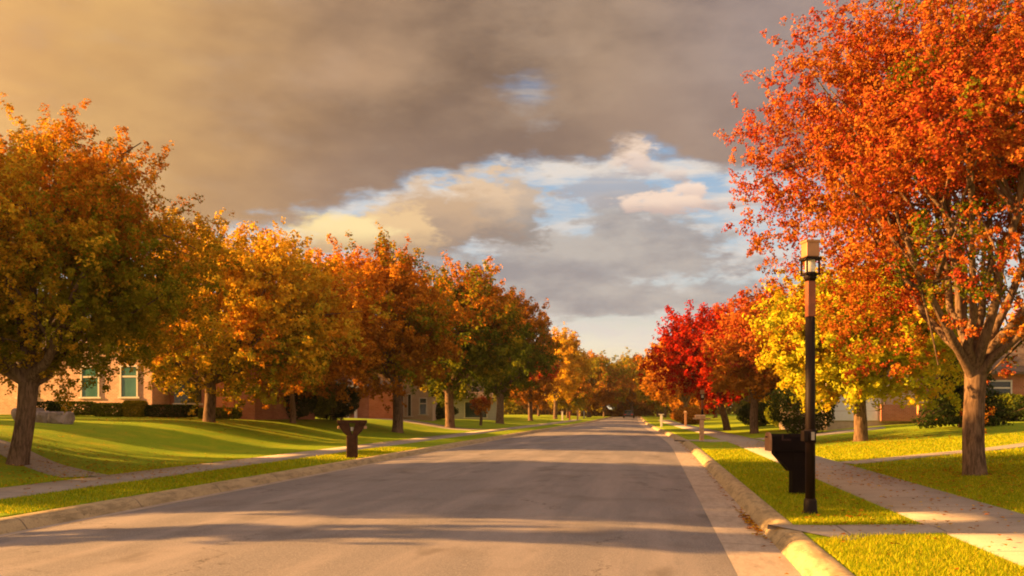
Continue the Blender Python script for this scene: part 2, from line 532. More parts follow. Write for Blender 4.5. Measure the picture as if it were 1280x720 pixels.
def concrete_mat(name, joint=1.5, axis=1, base=(0.34, 0.29, 0.245), dirt=0.0):
    m, N, b = material(name, 0.85, 0.25)
    co = obj_co(N)
    n1 = N.noise(co, 40, 3, 0.75); n2 = N.noise(co, 0.8, 5, 0.6); n3 = N.noise(co, 4, 5, 0.6)
    c = N.mix(N.ss(n1, 0.3, 0.7), tuple(v * .85 for v in base), tuple(v * 1.12 for v in base))
    c = N.mix(N.m('MULTIPLY', N.ss(n2, 0.42, 0.7), 0.5), c, tuple(v * .66 for v in base))
    c = N.mix(N.m('MULTIPLY', N.ss(n3, 0.55, 0.75), 0.4), c, tuple(v * .6 for v in base))
    if dirt > 0:
        n4 = N.noise(N.mapping(co, scale=(3, .7, 3)), 2.6, 6, 0.7)
        c = N.mix(N.m('MULTIPLY', N.ss(n4, 0.44, 0.62), dirt), c, tuple(v * .38 for v in base))
        n5 = N.noise(co, 14, 4, 0.75)
        c = N.mix(N.m('MULTIPLY', N.ss(n5, 0.58, 0.68), dirt), c, (.06, .045, .03))
    sp = N.n.new('ShaderNodeSeparateXYZ'); N.l.new(co, sp.inputs[0])
    p = N.m('PINGPONG', sp.outputs[axis], joint / 2)
    j = N.m('SUBTRACT', 1.0, N.ss(p, 0.006, 0.022))
    c = N.mix(N.m('MULTIPLY', j, 0.7), c, (0.07, 0.055, 0.045))
    N.put(b.inputs['Base Color'], c)
    bump(N, b, N.m('SUBTRACT', n1, N.m('MULTIPLY', j, 2.0)), 0.35, 0.01)
    return m


GRASS = grass_mat()
ASPH = asphalt_mat()
CONC = concrete_mat('sidewalk_concrete', 1.5)
CONC_K = concrete_mat('kerb_concrete', 3.0, base=(0.44, 0.33, 0.18), dirt=.6)
CONC_G = concrete_mat('gutter_concrete', 3.0, base=(0.42, 0.34, 0.27), dirt=.3)

YS = ysamples(-40, 560)
# one ground sheet: lawns both sides, sunk under the street
offsL = [700, 300, 150, 80, 50, 36, 28, 22, 18, 15, 13, 11.5, 10, 9, 8, 7, 6.2, 5.6, 5, 4.4, 3.8, 3.3, 2.9, 2.4, 2, 1.6, 1.1, .6, .25, 0.0]
offsR = [0, .3, .7, 1.2, 1.7, 2.3, 2.9, 3.4, 4, 4.6, 5.2, 6, 7, 8, 9, 10, 11.5, 13, 15, 18, 22, 28, 36, 50, 80, 150, 300, 700]
colsL = [(lambda y, o=o: xl(y) - o) for o in offsL]
colsR = [(lambda y, o=o: xr(y) + o) for o in offsR]
mid = [lambda y: xl(y) + 0.02, lambda y: xr(y) - 0.02]
nL = len(colsL)


def zg(x, y, i):
    if i in (nL, nL + 1): return -0.25 + float(crest(y))
    return gzf(x + (-0.001 if i < nL else 0.001), y) + float(crest(y))


ground = sheet('ground', YS, colsL + mid + colsR, zg, GRASS)
tag(ground, kind='structure')

nA = 13
colsA = [(lambda y, t=t: (xl(y) + 0.62) + t * ((xr(y) - 1.0) - (xl(y) + 0.62))) for t in np.linspace(0, 1, nA)]
tag(sheet('road', YS, colsA, lambda x, y, i: crown_z(i / (nA - 1)) + float(crest(y)), ASPH), kind='structure')
# gutters and kerbs
tag(sheet('gutter_right', YS, [lambda y: xr(y) - 1.0, lambda y: xr(y) - .32], lambda x, y, i: (0.003, -0.02)[i] + float(crest(y)), CONC_G), kind='structure')
tag(sheet('gutter_left', YS, [lambda y: xl(y) + .3, lambda y: xl(y) + .62], lambda x, y, i: (-0.02, 0.003)[i] + float(crest(y)), CONC_G), kind='structure')
kp = [(-.33, -.02), (-.30, .02), (-.25, .085), (-.20, .125), (-.13, .148), (0.0, .155), (.012, .145), (.012, .05)]
tag(sheet('kerb_right', YS, [(lambda y, a=a: xr(y) + a[0]) for a in kp], lambda x, y, i: kp[i][1] + float(crest(y)), CONC_K), kind='structure')
kl = list(reversed(kp))
tag(sheet('kerb_left', YS, [(lambda y, a=a: xl(y) - a[0]) for a in kl], lambda x, y, i: kl[i][1] + float(crest(y)), CONC_K), kind='structure')
# pavements
YW = ysamples(-10, 130)
tag(sheet('sidewalk_right', YW, [lambda y: xr(y) + 1.70, lambda y: xr(y) + 1.71, lambda y: xr(y) + 3.30, lambda y: xr(y) + 3.31], lambda x, y, i: gzf(x, y) + float(crest(y)) + (-.05, .014, .014, -.05)[i], CONC), kind='structure')
tag(sheet('sidewalk_left', YW, [lambda y: xl(y) - 2.96, lambda y: xl(y) - 2.95, lambda y: xl(y) - 1.65, lambda y: xl(y) - 1.64], lambda x, y, i: gzf(x, y) + float(crest(y)) + (-.05, .014, .014, -.05)[i], CONC), kind='structure')


def path(name, pts, widths, mat, lift=0.02, n=40):
    """a concrete path draped over the ground along a polyline"""
    pts = np.array(pts, float); t = np.linspace(0, 1, n)
    seg = np.concatenate([[0], np.cumsum(np.linalg.norm(np.diff(pts, axis=0), axis=1))]); seg /= seg[-1]
    X = np.interp(t, seg, pts[:, 0]); Y = np.interp(t, seg, pts[:, 1]); W = np.interp(t, seg, widths)
    T = np.stack([np.gradient(X), np.gradient(Y)], 1); T /= np.linalg.norm(T, axis=1)[:, None]
    Nn = np.stack([-T[:, 1], T[:, 0]], 1)
    V = []
    ac = (-.5, -.49, -.25, 0, .25, .49, .5)
    for i in range(n):
        for k, a in enumerate(ac):
            x = X[i] + Nn[i, 0] * a * W[i]; y = Y[i] + Nn[i, 1] * a * W[i]
            V.append((x, y, gzf(x, y) + (lift if 0 < k < 6 else -.05)))
    idx = np.arange(n * 7).reshape(n, 7)
    Fq = np.stack([idx[:-1, :-1], idx[:-1, 1:], idx[1:, 1:], idx[1:, :-1]], -1).reshape(-1, 4)
    o = np_mesh(name, V, [Fq], mat, smooth=True)
    # normals up
    o.data.flip_normals() if o.data.polygons[10].normal.z < 0 else None
    return tag(o, kind='structure')


CONC_X = concrete_mat('walk_concrete', 1.2, axis=0)
path('path', [(1.9, 12.0), (2.5, 12.3), (3.6, 12.5)], [1.7, 0.9, 0.75], CONC_X, 0.018)
path('path', [(5.17, 26.4), (8.0, 27.6), (14, 30.2), (20, 31.5)], [1.1, 1.1, 1.2, 1.2], CONC_X, 0.02)
path('path', [(-12.3, 18.6), (-14.3, 20.3), (-17.5, 22.6), (-24, 24.5)], [1.0, 1.0, 1.0, 1.0], CONC_X, 0.02)
path('driveway', [(5.17, 47.2), (8.4, 47.4), (10.4, 48.6), (10.55, 50.0)], [2.4, 2.4, 2.4, 2.4], CONC_X, 0.02)
path('driveway', [(-12.4, 66.5), (-17, 67.5), (-23, 70)], [4.2, 4.2, 4.2], CONC_X, 0.02)
path('apron', [(1.88, 46), (3.54, 46.9)], [3.4, 2.6], CONC_X, 0.02, 12)

# ------------------------------------------------------------------ trees
def lf_noise(P, seed, scale=1.0):
    r = np.random.default_rng(seed)
    v = np.zeros(len(P))
    for k in range(5):
        w = r.normal(size=3) * scale * (1 + k * .6)
        v += np.sin(P @ w + r.uniform(0, 6.28)) / (1 + k * .5)
    return v / 2.2


PAL = {
    'olive': [(0.30, 0.26, 0.014), (0.40, 0.29, 0.018), (0.19, 0.20, 0.012)],
    'orange': [(0.64, 0.24, 0.018), (0.72, 0.33, 0.025), (0.50, 0.17, 0.014)],
    'gold': [(0.78, 0.46, 0.030), (0.70, 0.38, 0.022), (0.62, 0.44, 0.035)],
    'yellow': [(0.54, 0.50, 0.022), (0.42, 0.43, 0.022), (0.62, 0.44, 0.02)],
    'red': [(0.46, 0.020, 0.008), (0.58, 0.050, 0.010), (0.30, 0.012, 0.008)],
    'redorange': [(0.46, 0.115, 0.022), (0.54, 0.20, 0.030), (0.38, 0.055, 0.022)],
    'rust': [(0.42, 0.16, 0.016), (0.32, 0.13, 0.014), (0.50, 0.21, 0.02)],
    'green': [(0.14, 0.18, 0.012), (0.20, 0.20, 0.014), (0.09, 0.12, 0.010)],
    'dark': [(0.03, 0.05, 0.012), (0.045, 0.065, 0.014), (0.025, 0.04, 0.01)],
}


def leaves_np(C, outward, size, rg, flat=0.5):
    n = len(C)
    nr = rg.normal(size=(n, 3)); nr /= np.linalg.norm(nr, axis=1)[:, None]
    nn = nr + outward * flat; nn[:, 2] += 0.25; nn /= np.linalg.norm(nn, axis=1)[:, None]
    t = np.cross(nn, rg.normal(size=(n, 3))); t /= np.linalg.norm(t, axis=1)[:, None]
    b = np.cross(nn, t)
    L = size * rg.uniform(.65, 1.25, n)[:, None]; W = L * rg.uniform(.55, .85, n)[:, None]
    fold = nn * (L * .16)
    V = np.stack([C - t * L * .5, C + b * W * .5 + fold - t * L * .05, C + t * L * .5, C - b * W * .5 + fold - t * L * .05], 1).reshape(-1, 3)
    return V, np.arange(n * 4).reshape(n, 4)


def make_tree(name, base, fork, crown_c, crown_r, top_pal, low_pal, label, cat='tree', group=None, trunk_r=0.22, n_leaf=40000,
              leaf=0.13, n_limb=7, n_sub=5, seed=1, bark=None, mixk=0.0, patch=None, clump=0.42, bumpy=0.2, dens_low=1.0, lean=(0, 0), limb_vis=False, split=0.55, gap=0.12, shell=.44):
    """base: ground point. fork: height of first fork. crown_c: centre relative to base. crown_r: (rx,ry,rz)"""
    rg = np.random.default_rng(seed)
    bark = bark or BARK
    root = empty(name, base)
    tag(root, label, cat, group)
    cc = np.array(crown_c, float); cr = np.array(crown_r, float)
    # ---- clump centres: lobes on limbs
    tips = []
    VV, FF, off = [], [], 0

    def add(P, R, seg=8):
        nonlocal off
        V, Fq = tube_np(np.array(P), np.array(R), seg)
        VV.append(V); FF.append(Fq + off); off += len(V)

    # trunk with flare
    fk = np.array([lean[0], lean[1], fork])
    hs = np.linspace(0, 1, 9)
    P = [(fk[0] * h ** 1.3 + .03 * math.sin(5 * h + seed), fk[1] * h ** 1.3 + .03 * math.cos(4 * h + seed), -0.25 + (fork + .25) * h) for h in hs]
    R = [trunk_r * (1.0 + .5 * math.exp(-((fork + .25) * h) / .16) - .15 * h) for h in hs]
    if limb_vis: R[-1] *= 1.12; R[-2] *= 1.06
    add(P, R, 14)
    lobes = []
    for i in range(n_limb):
        a = 2 * math.pi * (i + rg.uniform(-.25, .25)) / n_limb + seed
        ring = i % 3
        elv = (0.15, 0.62, -0.28)[ring] + rg.uniform(-.12, .12) if n_limb > 5 else rg.uniform(-.1, .6)
        if i == 0: elv = 1.25
        if i == 1: elv = 1.0
        d = np.array([math.cos(a) * math.cos(elv), math.sin(a) * math.cos(elv), math.sin(elv)])
        E = cc + cr * d * rg.uniform(.52, .68)
        st = fk + np.array([0, 0, rg.uniform(-.25, .15) - (.0 if limb_vis else rg.uniform(0, .3))])
        st[2] = min(st[2], fork - .03)
        mid_ = st * .5 + E * .5 + np.array([0, 0, -0.10 * np.linalg.norm(E - st)]) * (-1 if d[2] > .8 else .9) + rg.normal(size=3) * .12
        tt = np.linspace(0, 1, 8)[:, None]
        Pc = (1 - tt) ** 2 * st + 2 * (1 - tt) * tt * mid_ + tt ** 2 * E
        Pc[1:-1] += rg.normal(size=(6, 3)) * .05 * cr.mean() / 4
        r0 = trunk_r * (split if limb_vis else .5) * rg.uniform(.8, 1.05)
        add(Pc, np.linspace(r0, r0 * .25, 8), 9)
        lobes.append(E)
        for j in range(n_sub):
            k = rg.integers(3, 8)
            S = Pc[min(k, 7)]
            dd = d + rg.normal(size=3) * .75; dd /= np.linalg.norm(dd)
            Q = cc + cr * dd * rg.uniform(.62, .93) * (1 + bumpy * rg.uniform(-1, .7))
            mm = (S + Q) / 2 + rg.normal(size=3) * .2 + np.array([0, 0, .12])
            Pq = (1 - tt) ** 2 * S + 2 * (1 - tt) * tt * mm + tt ** 2 * Q
            add(Pq, np.linspace(r0 * .38, .012, 8), 6)
            tips.append(Q); lobes.append(Q)
            lobes.append(S * .4 + Q * .6)
    np_mesh('trunk', np.concatenate(VV), [np.concatenate(FF)], bark, root, smooth=True)
    # ---- clumps around lobes
    lobes = np.array(lobes)
    nc = max(60, int(n_leaf / 120))
    li = rg.integers(0, len(lobes), nc)
    sg = cr.mean() * .125
    Cc = lobes[li] + rg.normal(size=(nc, 3)) * sg * np.array([1, 1, .8])
    # extra shell clumps for a full outline
    ns = int(nc * shell)
    dd = rg.normal(size=(ns, 3)); dd /= np.linalg.norm(dd, axis=1)[:, None]
    rr = (.93 + bumpy * lf_noise(dd * 2.2, seed + 5)) * rg.uniform(.5, 1.0, ns) ** .6
    Cs = cc + cr * dd * rr[:, None]
    Cc = np.concatenate([Cc, Cs])
    rel = (Cc - cc) / cr
    rad = np.linalg.norm(rel, axis=1)
    keep = (rad < 1.12 + .1 * lf_noise(Cc, seed + 77, .7)) & (rel[:, 2] > -.93 + .14 * np.sin(Cc[:, 0] * 1.7 + seed))
    if gap > 0:
        keep &= (lf_noise(Cc, seed + 9, .9) > -1.0 + gap)
    if dens_low < 1: keep &= (rel[:, 2] > -.08) | (np.hypot(rel[:, 0] - .05, (rel[:, 1] + .35) * .7) > .62) | (rg.uniform(size=len(Cc)) < dens_low)
    Cc = Cc[keep]
    per = max(8, int(n_leaf / len(Cc)))
    cs = clump * rg.uniform(.65, 1.3, len(Cc))
    ax = (Cc - cc) / cr; ax /= np.linalg.norm(ax, axis=1)[:, None] + 1e-6
    ax = ax * .9 + np.array([0, 0, .35]) + rg.normal(size=ax.shape) * .45; ax /= np.linalg.norm(ax, axis=1)[:, None]
    def ball(n):
        b_ = rg.normal(size=(n, 3)); b_ /= np.linalg.norm(b_, axis=1)[:, None]
        return b_ * (rg.uniform(size=n) ** .4)[:, None]
    # every spray carries tufts, every tuft a handful of leaves
    nt = max(1, per // 9); pl = max(1, per // nt); per = nt * pl
    tb = ball(len(Cc) * nt) * np.array([.62, .62, .5])
    al = rg.uniform(-1.1, 1.5, len(Cc) * nt)
    Tc = np.repeat(Cc, nt, 0) + (tb * np.clip(1.05 - .42 * al, .2, 1.4)[:, None] + np.repeat(ax, nt, 0) * al[:, None]) * np.repeat(cs, nt)[:, None]
    C = np.repeat(Tc, pl, 0) + ball(len(Tc) * pl) * (leaf * 1.15)
    out = (C - cc) / cr; out /= np.linalg.norm(out, axis=1)[:, None] + 1e-6
    oc = C - np.repeat(Cc, per, 0); oc /= np.linalg.norm(oc, axis=1)[:, None] + 1e-6
    ot = C - np.repeat(Tc, pl, 0); ot /= np.linalg.norm(ot, axis=1)[:, None] + 1e-6
    out = out * .35 + oc * .8 + ot * .4
    V, Fq = leaves_np(C, out, leaf, rg, 1.0)
    # ---- natural leaf colours: turned outer/top leaves, greener lower ones, by patches
    relh = np.clip(((C - cc) / cr)[:, 2] * .5 + .5, 0, 1)
    pn = np.repeat(lf_noise(Cc, seed + 3, .55 * 4 / cr.mean()), per) + .5 * np.repeat(rg.normal(size=len(Cc)) * .5, per)
    turn = np.clip((relh - .5) * 1.9 + .5 + pn * .5 + mixk, 0, 1)
    pick_top = rg.uniform(size=len(C)) < turn
    tp = np.array(PAL[top_pal]); lp = np.array(PAL[low_pal])
    ci = np.repeat(rg.integers(0, 3, len(Cc)), per)
    sw = rg.uniform(size=len(C)) < .35
    ci = np.where(sw, rg.integers(0, 3, len(C)), ci)
    T = np.where(pick_top[:, None], tp[ci], lp[ci])
    if patch:
        pm = np.repeat(lf_noise(Cc, seed + 21, 1.3), per) > patch[1]
        pp = np.array(PAL[patch[0]])
        T = np.where((pm & (rg.uniform(size=len(C)) < .75))[:, None], pp[ci], T)
    T = T * rg.uniform(.68, 1.1, len(C))[:, None]
    np_mesh('crown', V, [Fq], LEAF, root, tint=np.clip(T, 0.002, .9))
    return root


def shrub(name, base, r, pal, label, cat='shrub', group=None, n=6000, leaf=.09, seed=1, box=False):
    rg = np.random.default_rng(seed)
    root = empty(name, base); tag(root, label, cat, group)
    r = np.array(r, float)
    if box:
        P = rg.uniform(-1, 1, (n, 3)); m = np.abs(P) ** 6
        k = (m.sum(1) > .25) & (m.sum(1) < 1.25); P = P[k]
    else:
        P = rg.normal(size=(n, 3)); P /= np.linalg.norm(P, axis=1)[:, None]
        P *= (rg.uniform(.55, 1, len(P)) ** .5)[:, None] * (1 + .16 * lf_noise(P * 3, seed))[:, None]
    C = P * r * np.array([1, 1, .5]) + np.array([0, 0, r[2] * .5 + .02])
    out = P / (np.linalg.norm(P, axis=1)[:, None] + 1e-6)
    V, Fq = leaves_np(C, out, leaf, rg, .8)
    p = np.array(PAL[pal]); T = p[rg.integers(0, 3, len(C))] * rg.uniform(.7, 1.25, len(C))[:, None]
    np_mesh('foliage', V, [Fq], LEAF, root, tint=T)
    mb = MB()
    for i in range(5):
        a = i * 1.26 + seed
        mb.tube([(0, 0, -.08), (.15 * math.cos(a) * r[0], .15 * math.sin(a) * r[1], r[2] * .3), (.5 * math.cos(a) * r[0], .5 * math.sin(a) * r[1], r[2] * .7)], [.03, .022, .008], 6)
    mb.build('stem', BARK_D, root)
    return root


def at(x, y, dz=-0.0):
    return (x, y, gzf(x, y) + float(crest(y)) + dz)


# ---- left row
make_tree('maple_tree', at(-15.26, 20.28), 2.0, (-.2, .3, 4.95), (5.0, 4.4, 3.25), 'orange', 'olive',
          'nearest tree on the left lawn, orange top over olive green leaves', trunk_r=.24, n_leaf=260000, leaf=.078, n_limb=11, n_sub=7, patch=('gold', .25), seed=11, mixk=-.3, clump=.36, lean=(.25, .1), bumpy=.3, limb_vis=True, split=.6, gap=.5)
make_tree('maple_tree', at(-20.0, 39.43), 2.0, (1.2, -.2, 4.9), (5.9, 5.4, 4.1), 'gold', 'olive',
          'golden orange tree on the left bank, second from the left edge', trunk_r=.27, n_leaf=110000, leaf=.16, n_limb=12, n_sub=7, seed=23, mixk=.55, patch=('orange', .45), clump=.5, bumpy=.3)
make_tree('maple_tree', at(-18.9, 46.5), 1.9, (.9, 0, 4.9), (3.8, 3.6, 4.0), 'orange', 'rust',
          'slender-trunked red orange tree before the dark shrubs at left', trunk_r=.16, n_leaf=40000, leaf=.18, n_limb=9, n_sub=5, seed=31, mixk=.25, clump=.5, bumpy=.3)
make_tree('maple_tree', at(-15.0, 53.04), 2.9, (-1.3, 0, 6.5), (5.2, 4.6, 4.8), 'orange', 'rust',
          'tall orange tree with sunlit trunk beside the left sidewalk', trunk_r=.33, n_leaf=75000, leaf=.19, n_limb=12, n_sub=7, seed=43, mixk=.0, clump=.55, patch=('olive', .3))
make_tree('maple_tree', at(-15.0, 67.2), 2.9, (.4, 0, 6.9), (5.7, 5.2, 5.2), 'orange', 'green',
          'big olive green tree turning orange at its crown edge, left of street', trunk_r=.36, n_leaf=75000, leaf=.22, n_limb=12, n_sub=7, seed=57, mixk=-.45, clump=.6, patch=('olive', .3))
make_tree('maple_tree', at(-14.94, 89.77), 2.9, (.6, 0, 7.7), (5.0, 4.8, 5.6), 'rust', 'green',
          'rusty green tree with dark trunk behind the big olive one', trunk_r=.4, n_leaf=42000, leaf=.26, n_limb=9, n_sub=5, seed=61, mixk=-.1, clump=.7)
make_tree('maple_tree', at(-15.12, 114.02), 3.2, (-.1, 0, 5.4), (3.0, 3.2, 3.6), 'red', 'rust',
          'small dark red tree with orange lit trunk far down left side', trunk_r=.3, n_leaf=22000, leaf=.27, n_limb=8, n_sub=4, seed=71, mixk=-.2, clump=.6)
make_tree('maple_tree', at(-14.6, 139.0), 3.0, (.9, 0, 7.9), (4.6, 4.2, 5.2), 'gold', 'gold',
          'glowing golden yellow tree far down the left side of street', trunk_r=.33, n_leaf=26000, leaf=.34, n_limb=8, n_sub=4, seed=73, mixk=.5, clump=.8)
make_tree('oak_tree', at(-11.8, 172), 2.8, (1.2, 0, 6.6), (6.6, 6, 4.6), 'olive', 'rust',
          'broad olive oak closing the view beside the golden tree', trunk_r=.4, n_leaf=24000, leaf=.4, n_limb=9, n_sub=4, seed=79, mixk=-.1, clump=1.0)
make_tree('oak_tree', at(-14.5, 158), 2.4, (.5, 0, 4.0), (3.4, 3.4, 2.8), 'orange', 'olive',
          'low orange and olive tree in front of the golden tree', trunk_r=.25, n_leaf=15000, leaf=.34, n_limb=7, n_sub=4, seed=80, mixk=.1, clump=.8)
make_tree('oak_tree', at(-4.6, 208), 2.6, (0, 0, 8.2), (6.2, 6, 5.8), 'olive', 'rust',
          'olive and gold oak standing at the far end of the street', trunk_r=.42, n_leaf=22000, leaf=.45, n_limb=9, n_sub=4, seed=83, mixk=-.1, clump=1.1)
make_tree('oak_tree', at(-15.2, 196), 2.6, (0, 0, 7.0), (5.4, 6, 6.0), 'orange', 'olive',
          'orange tipped oak behind the broad olive one, end of street', trunk_r=.42, n_leaf=20000, leaf=.45, n_limb=9, n_sub=4, seed=84, mixk=0, clump=1.1)
# ---- right row
make_tree('maple_tree', at(6.71, 20.66), 2.2, (.15, .2, 6.2), (4.75, 4.6, 4.7), 'redorange', 'rust',
          'huge red orange maple with many rising limbs beside right sidewalk', trunk_r=.228, n_leaf=330000, leaf=.070, n_limb=12, n_sub=8, seed=97, mixk=.6, clump=.38,
          patch=('green', .55), limb_vis=True, split=.5, bumpy=.25, dens_low=.18, gap=.3)
make_tree('maple_tree', at(8.21, 38.54), 2.0, (.1, 0, 4.1), (4.2, 4.0, 2.9), 'yellow', 'yellow',
          'bright yellow maple on the sunny right lawn', trunk_r=.27, n_leaf=70000, leaf=.17, n_limb=11, n_sub=6, seed=101, mixk=.4, clump=.46, patch=('gold', .5), gap=.1)
make_tree('maple_tree', at(5.99, 56.5), 2.2, (.9, 0, 5.2), (3.5, 3.9, 3.7), 'redorange', 'rust',
          'rusty red maple between the crimson tree and the yellow one', trunk_r=.26, n_leaf=36000, leaf=.2, n_limb=9, n_sub=5, seed=103, mixk=-.1, clump=.55)
make_tree('maple_tree', at(5.2, 66.52), 2.6, (-1.0, 0, 5.3), (4.5, 4.2, 3.4), 'red', 'red',
          'crimson maple leaning over the right side of the street', trunk_r=.26, n_leaf=40000, leaf=.2, n_limb=10, n_sub=5, seed=107, mixk=.4, clump=.6, gap=0, shell=.55, lean=(-.7, 0), bark=BARK_D)
make_tree('maple_tree', at(3.9, 112), 2.4, (-1.2, 0, 6.0), (4.6, 4.4, 4.3), 'orange', 'rust',
          'orange rust tree on the right side beyond the crimson maple', trunk_r=.3, n_leaf=24000, leaf=.3, n_limb=9, n_sub=4, seed=109, mixk=-.05, clump=.8)
make_tree('maple_tree', at(3.4, 142), 2.4, (-1.5, 0, 6.8), (4.6, 4.4, 5.0), 'orange', 'olive',
          'orange and olive tree far down the right side of street', trunk_r=.3, n_leaf=20000, leaf=.34, n_limb=9, n_sub=4, seed=113, mixk=.1, clump=.9)
make_tree('maple_tree', at(10.5, 84), 2.0, (0, 0, 4.6), (3.8, 3.8, 3.2), 'rust', 'olive',
          'low rusty tree behind the trunks of the crimson maple', trunk_r=.25, n_leaf=18000, leaf=.26, n_limb=8, n_sub=4, seed=127, mixk=0, clump=.7)
# ---- unseen garden trees left of the picture; some only added to shade street and lawn
make_tree('maple_tree', at(-19.5, 13.9), 2.2, (0, .6, 5.6), (3.6, 4.0, 3.9), 'orange', 'olive', 'orange and olive garden tree beyond the left edge of the lawn', trunk_r=.26, n_leaf=36000, leaf=.2, n_limb=10, n_sub=5, seed=131, clump=.5)
make_tree('maple_tree', at(-27.0, 20.3), 2.2, (0, .6, 6.2), (4.6, 4.6, 4.3), 'gold', 'olive', 'broad gold and olive tree in the garden left of the house', trunk_r=.28, n_leaf=36000, leaf=.22, n_limb=10, n_sub=5, seed=137, clump=.6)
make_tree('maple_tree', at(-33.0, 14.5), 2.4, (0, .3, 7.2), (4.8, 4.8, 4.6), 'gold', 'olive', 'unseen tall gold and olive tree added far beyond the left edge', trunk_r=.3, n_leaf=36000, leaf=.24, n_limb=10, n_sub=5, seed=143, clump=.65)  # added out of view to fill out the shade on the road
make_tree('shade_cypress', at(-17.0, 9.9), 1.0, (0, 0, 4.2), (.95, .75, 3.9), 'green', 'dark', 'unseen slim columnar tree added for its shade beyond left edge', trunk_r=.12, n_leaf=14000, leaf=.13, n_limb=8, n_sub=4, seed=139, clump=.3)  # added out of view, slim so it throws a narrow shade strip

make_tree('maple_tree', at(-37.0, 27.6), 1.8, (0, 0, 4.6), (3.4, 2.5, 3.0), 'orange', 'olive', 'unseen low wide orange tree added to shade the left lawn', trunk_r=.26, n_leaf=26000, leaf=.22, n_limb=10, n_sub=5, seed=141, clump=.6)  # this and the next two: unseen, sized to shade the left lawn
make_tree('maple_tree', at(-38.5, 34.4), 1.8, (0, 0, 4.7), (3.2, 1.9, 3.0), 'gold', 'olive', 'unseen narrow golden tree added to shade the left lawn', trunk_r=.22, n_leaf=22000, leaf=.2, n_limb=9, n_sub=5, seed=151, clump=.5)
make_tree('maple_tree', at(-41.0, 39.6), 1.8, (0, 0, 4.9), (3.2, 1.9, 3.1), 'rust', 'olive', 'unseen rusty tree added furthest back to shade the left lawn', trunk_r=.22, n_leaf=22000, leaf=.2, n_limb=9, n_sub=5, seed=153, clump=.5)
# small ornamental tree by the drive and evergreen beside the right-hand garage
make_tree('young_tree', at(-14.78, 78.67), 1.15, (0, 0, 1.75), (.95, .9, .65), 'redorange', 'orange', 'tiny orange sapling between two dark trunks on the left lawn', 'sapling', trunk_r=.13, n_leaf=2500, leaf=.16, n_limb=6, n_sub=3, seed=149, clump=.2)


def spruce(base, h, r, label, seed=1):
    rg = np.random.default_rng(seed)
    root = empty('spruce_tree', base); tag(root, label, 'tree')
    VV, FF, off, C = [], [], 0, []
    V, Fq = tube_np(np.array([(0, 0, -.2), (.02, 0, h * .5), (0, .02, h)]), np.array([.16, .1, .02]), 8)
    VV.append(V); FF.append(Fq); off = len(V)
    for i in range(90):
        z = .3 + (h - .4) * (i / 90.) ; rr = r * (1 - z / h) ** .8 * rg.uniform(.75, 1.1); a = i * 2.4
        e = np.array([math.cos(a) * rr, math.sin(a) * rr, z - .18 * rr])
        V, Fq = tube_np(np.array([(0, 0, z), e * [.5, .5, 0] + [0, 0, z + .05], e]), np.array([.03, .02, .006]), 5)
        VV.append(V); FF.append(Fq + off); off += len(V)
        t = rg.uniform(.15, 1, 260)[:, None]
        C.append(np.array([0, 0, z]) * (1 - t) + e * t + rg.normal(size=(260, 3)) * [.12, .12, .08])
    np_mesh('trunk', np.concatenate(VV), [np.concatenate(FF)], BARK_D, root, smooth=True)
    C = np.concatenate(C); out = C * [1, 1, 0]; out /= np.linalg.norm(out, axis=1)[:, None] + 1e-6
    V, Fq = leaves_np(C, out, .13, rg)
    np_mesh('crown', V, [Fq], LEAF, root, tint=np.array(PAL['dark'])[rg.integers(0, 3, len(C))] * rg.uniform(.7, 1.6, len(C))[:, None])
    return root


spruce(at(13.6, 43.5), 4.2, 2.3, 'dark green spruce behind the big maple trunk, before the brick wall', 3)
spruce(at(19.6, 47.5), 5.2, 2.8, 'dark spruce before the red brick house at right edge', 5)

# ---- distant belt of garden trees (copies share meshes)
belt = []
protos = []
for k, (tp, lp, lab) in enumerate((('orange', 'rust', 'a'), ('olive', 'green', 'b'), ('rust', 'olive', 'c'), ('gold', 'olive', 'd'))):
    r = make_tree('garden_tree', at(-60 - 12 * k, 150 + 9 * k), 2.4, (0, 0, 6.2), (5.2, 5.2, 4.9), tp, lp, 'x', trunk_r=.3, n_leaf=9000, leaf=.55, n_limb=8, n_sub=3, seed=200 + k, clump=1.1)
    protos.append(r)
kinds = ['rusty orange', 'olive green', 'brown and olive', 'golden olive']
spots = []
for i in range(15): spots.append((-34 - i * 9.5 + random.uniform(-2, 2), 108 + 9 * (i % 4) + random.uniform(-3, 3)))
for i in range(15): spots.append((16 + i * 9 + random.uniform(-2, 2), 100 + 9 * (i % 4) + random.uniform(-3, 3)))
for i in range(9): spots.append((-60 + i * 14, 236 + 8 * (i % 2)))
for x, y in ((-10, 192), (-7.5, 214), (-3, 226), (-12.5, 184), (2.2, 170), (1.0, 190), (5, 205), (-18, 206), (4.8, 155), (6.5, 128)): spots.append((x, y))
for x, y in ((-24, 96), (-22, 122), (-24, 146), (-21, 170), (13, 128), (10, 152), (9, 180), (-40, 82), (-48, 66), (-52, 50), (22, 80), (31, 76), (34, 62), (40, 55), (-31, 84), (18, 100)):
    spots.append((x, y))
for i, (x, y) in enumerate(spots):
    p = protos[i % 4]
    o = p if i < 4 else copy_tree(p)
    o.location = at(x, y, -.1); o.rotation_euler[2] = random.uniform(0, 6.28)
    s = random.uniform(.8, 1.12); o.scale = (s, s, s * random.uniform(.85, 1.02))
    if x > 7 : where = 'behind the right-hand houses'
    elif x < -19: where = 'behind the left-hand houses'
    else: where = 'closing the far end of the street'
    tag(o, 'distant %s garden tree %s' % (kinds[i % 4], where), 'tree', '%s garden trees %s' % (kinds[i % 4], where))

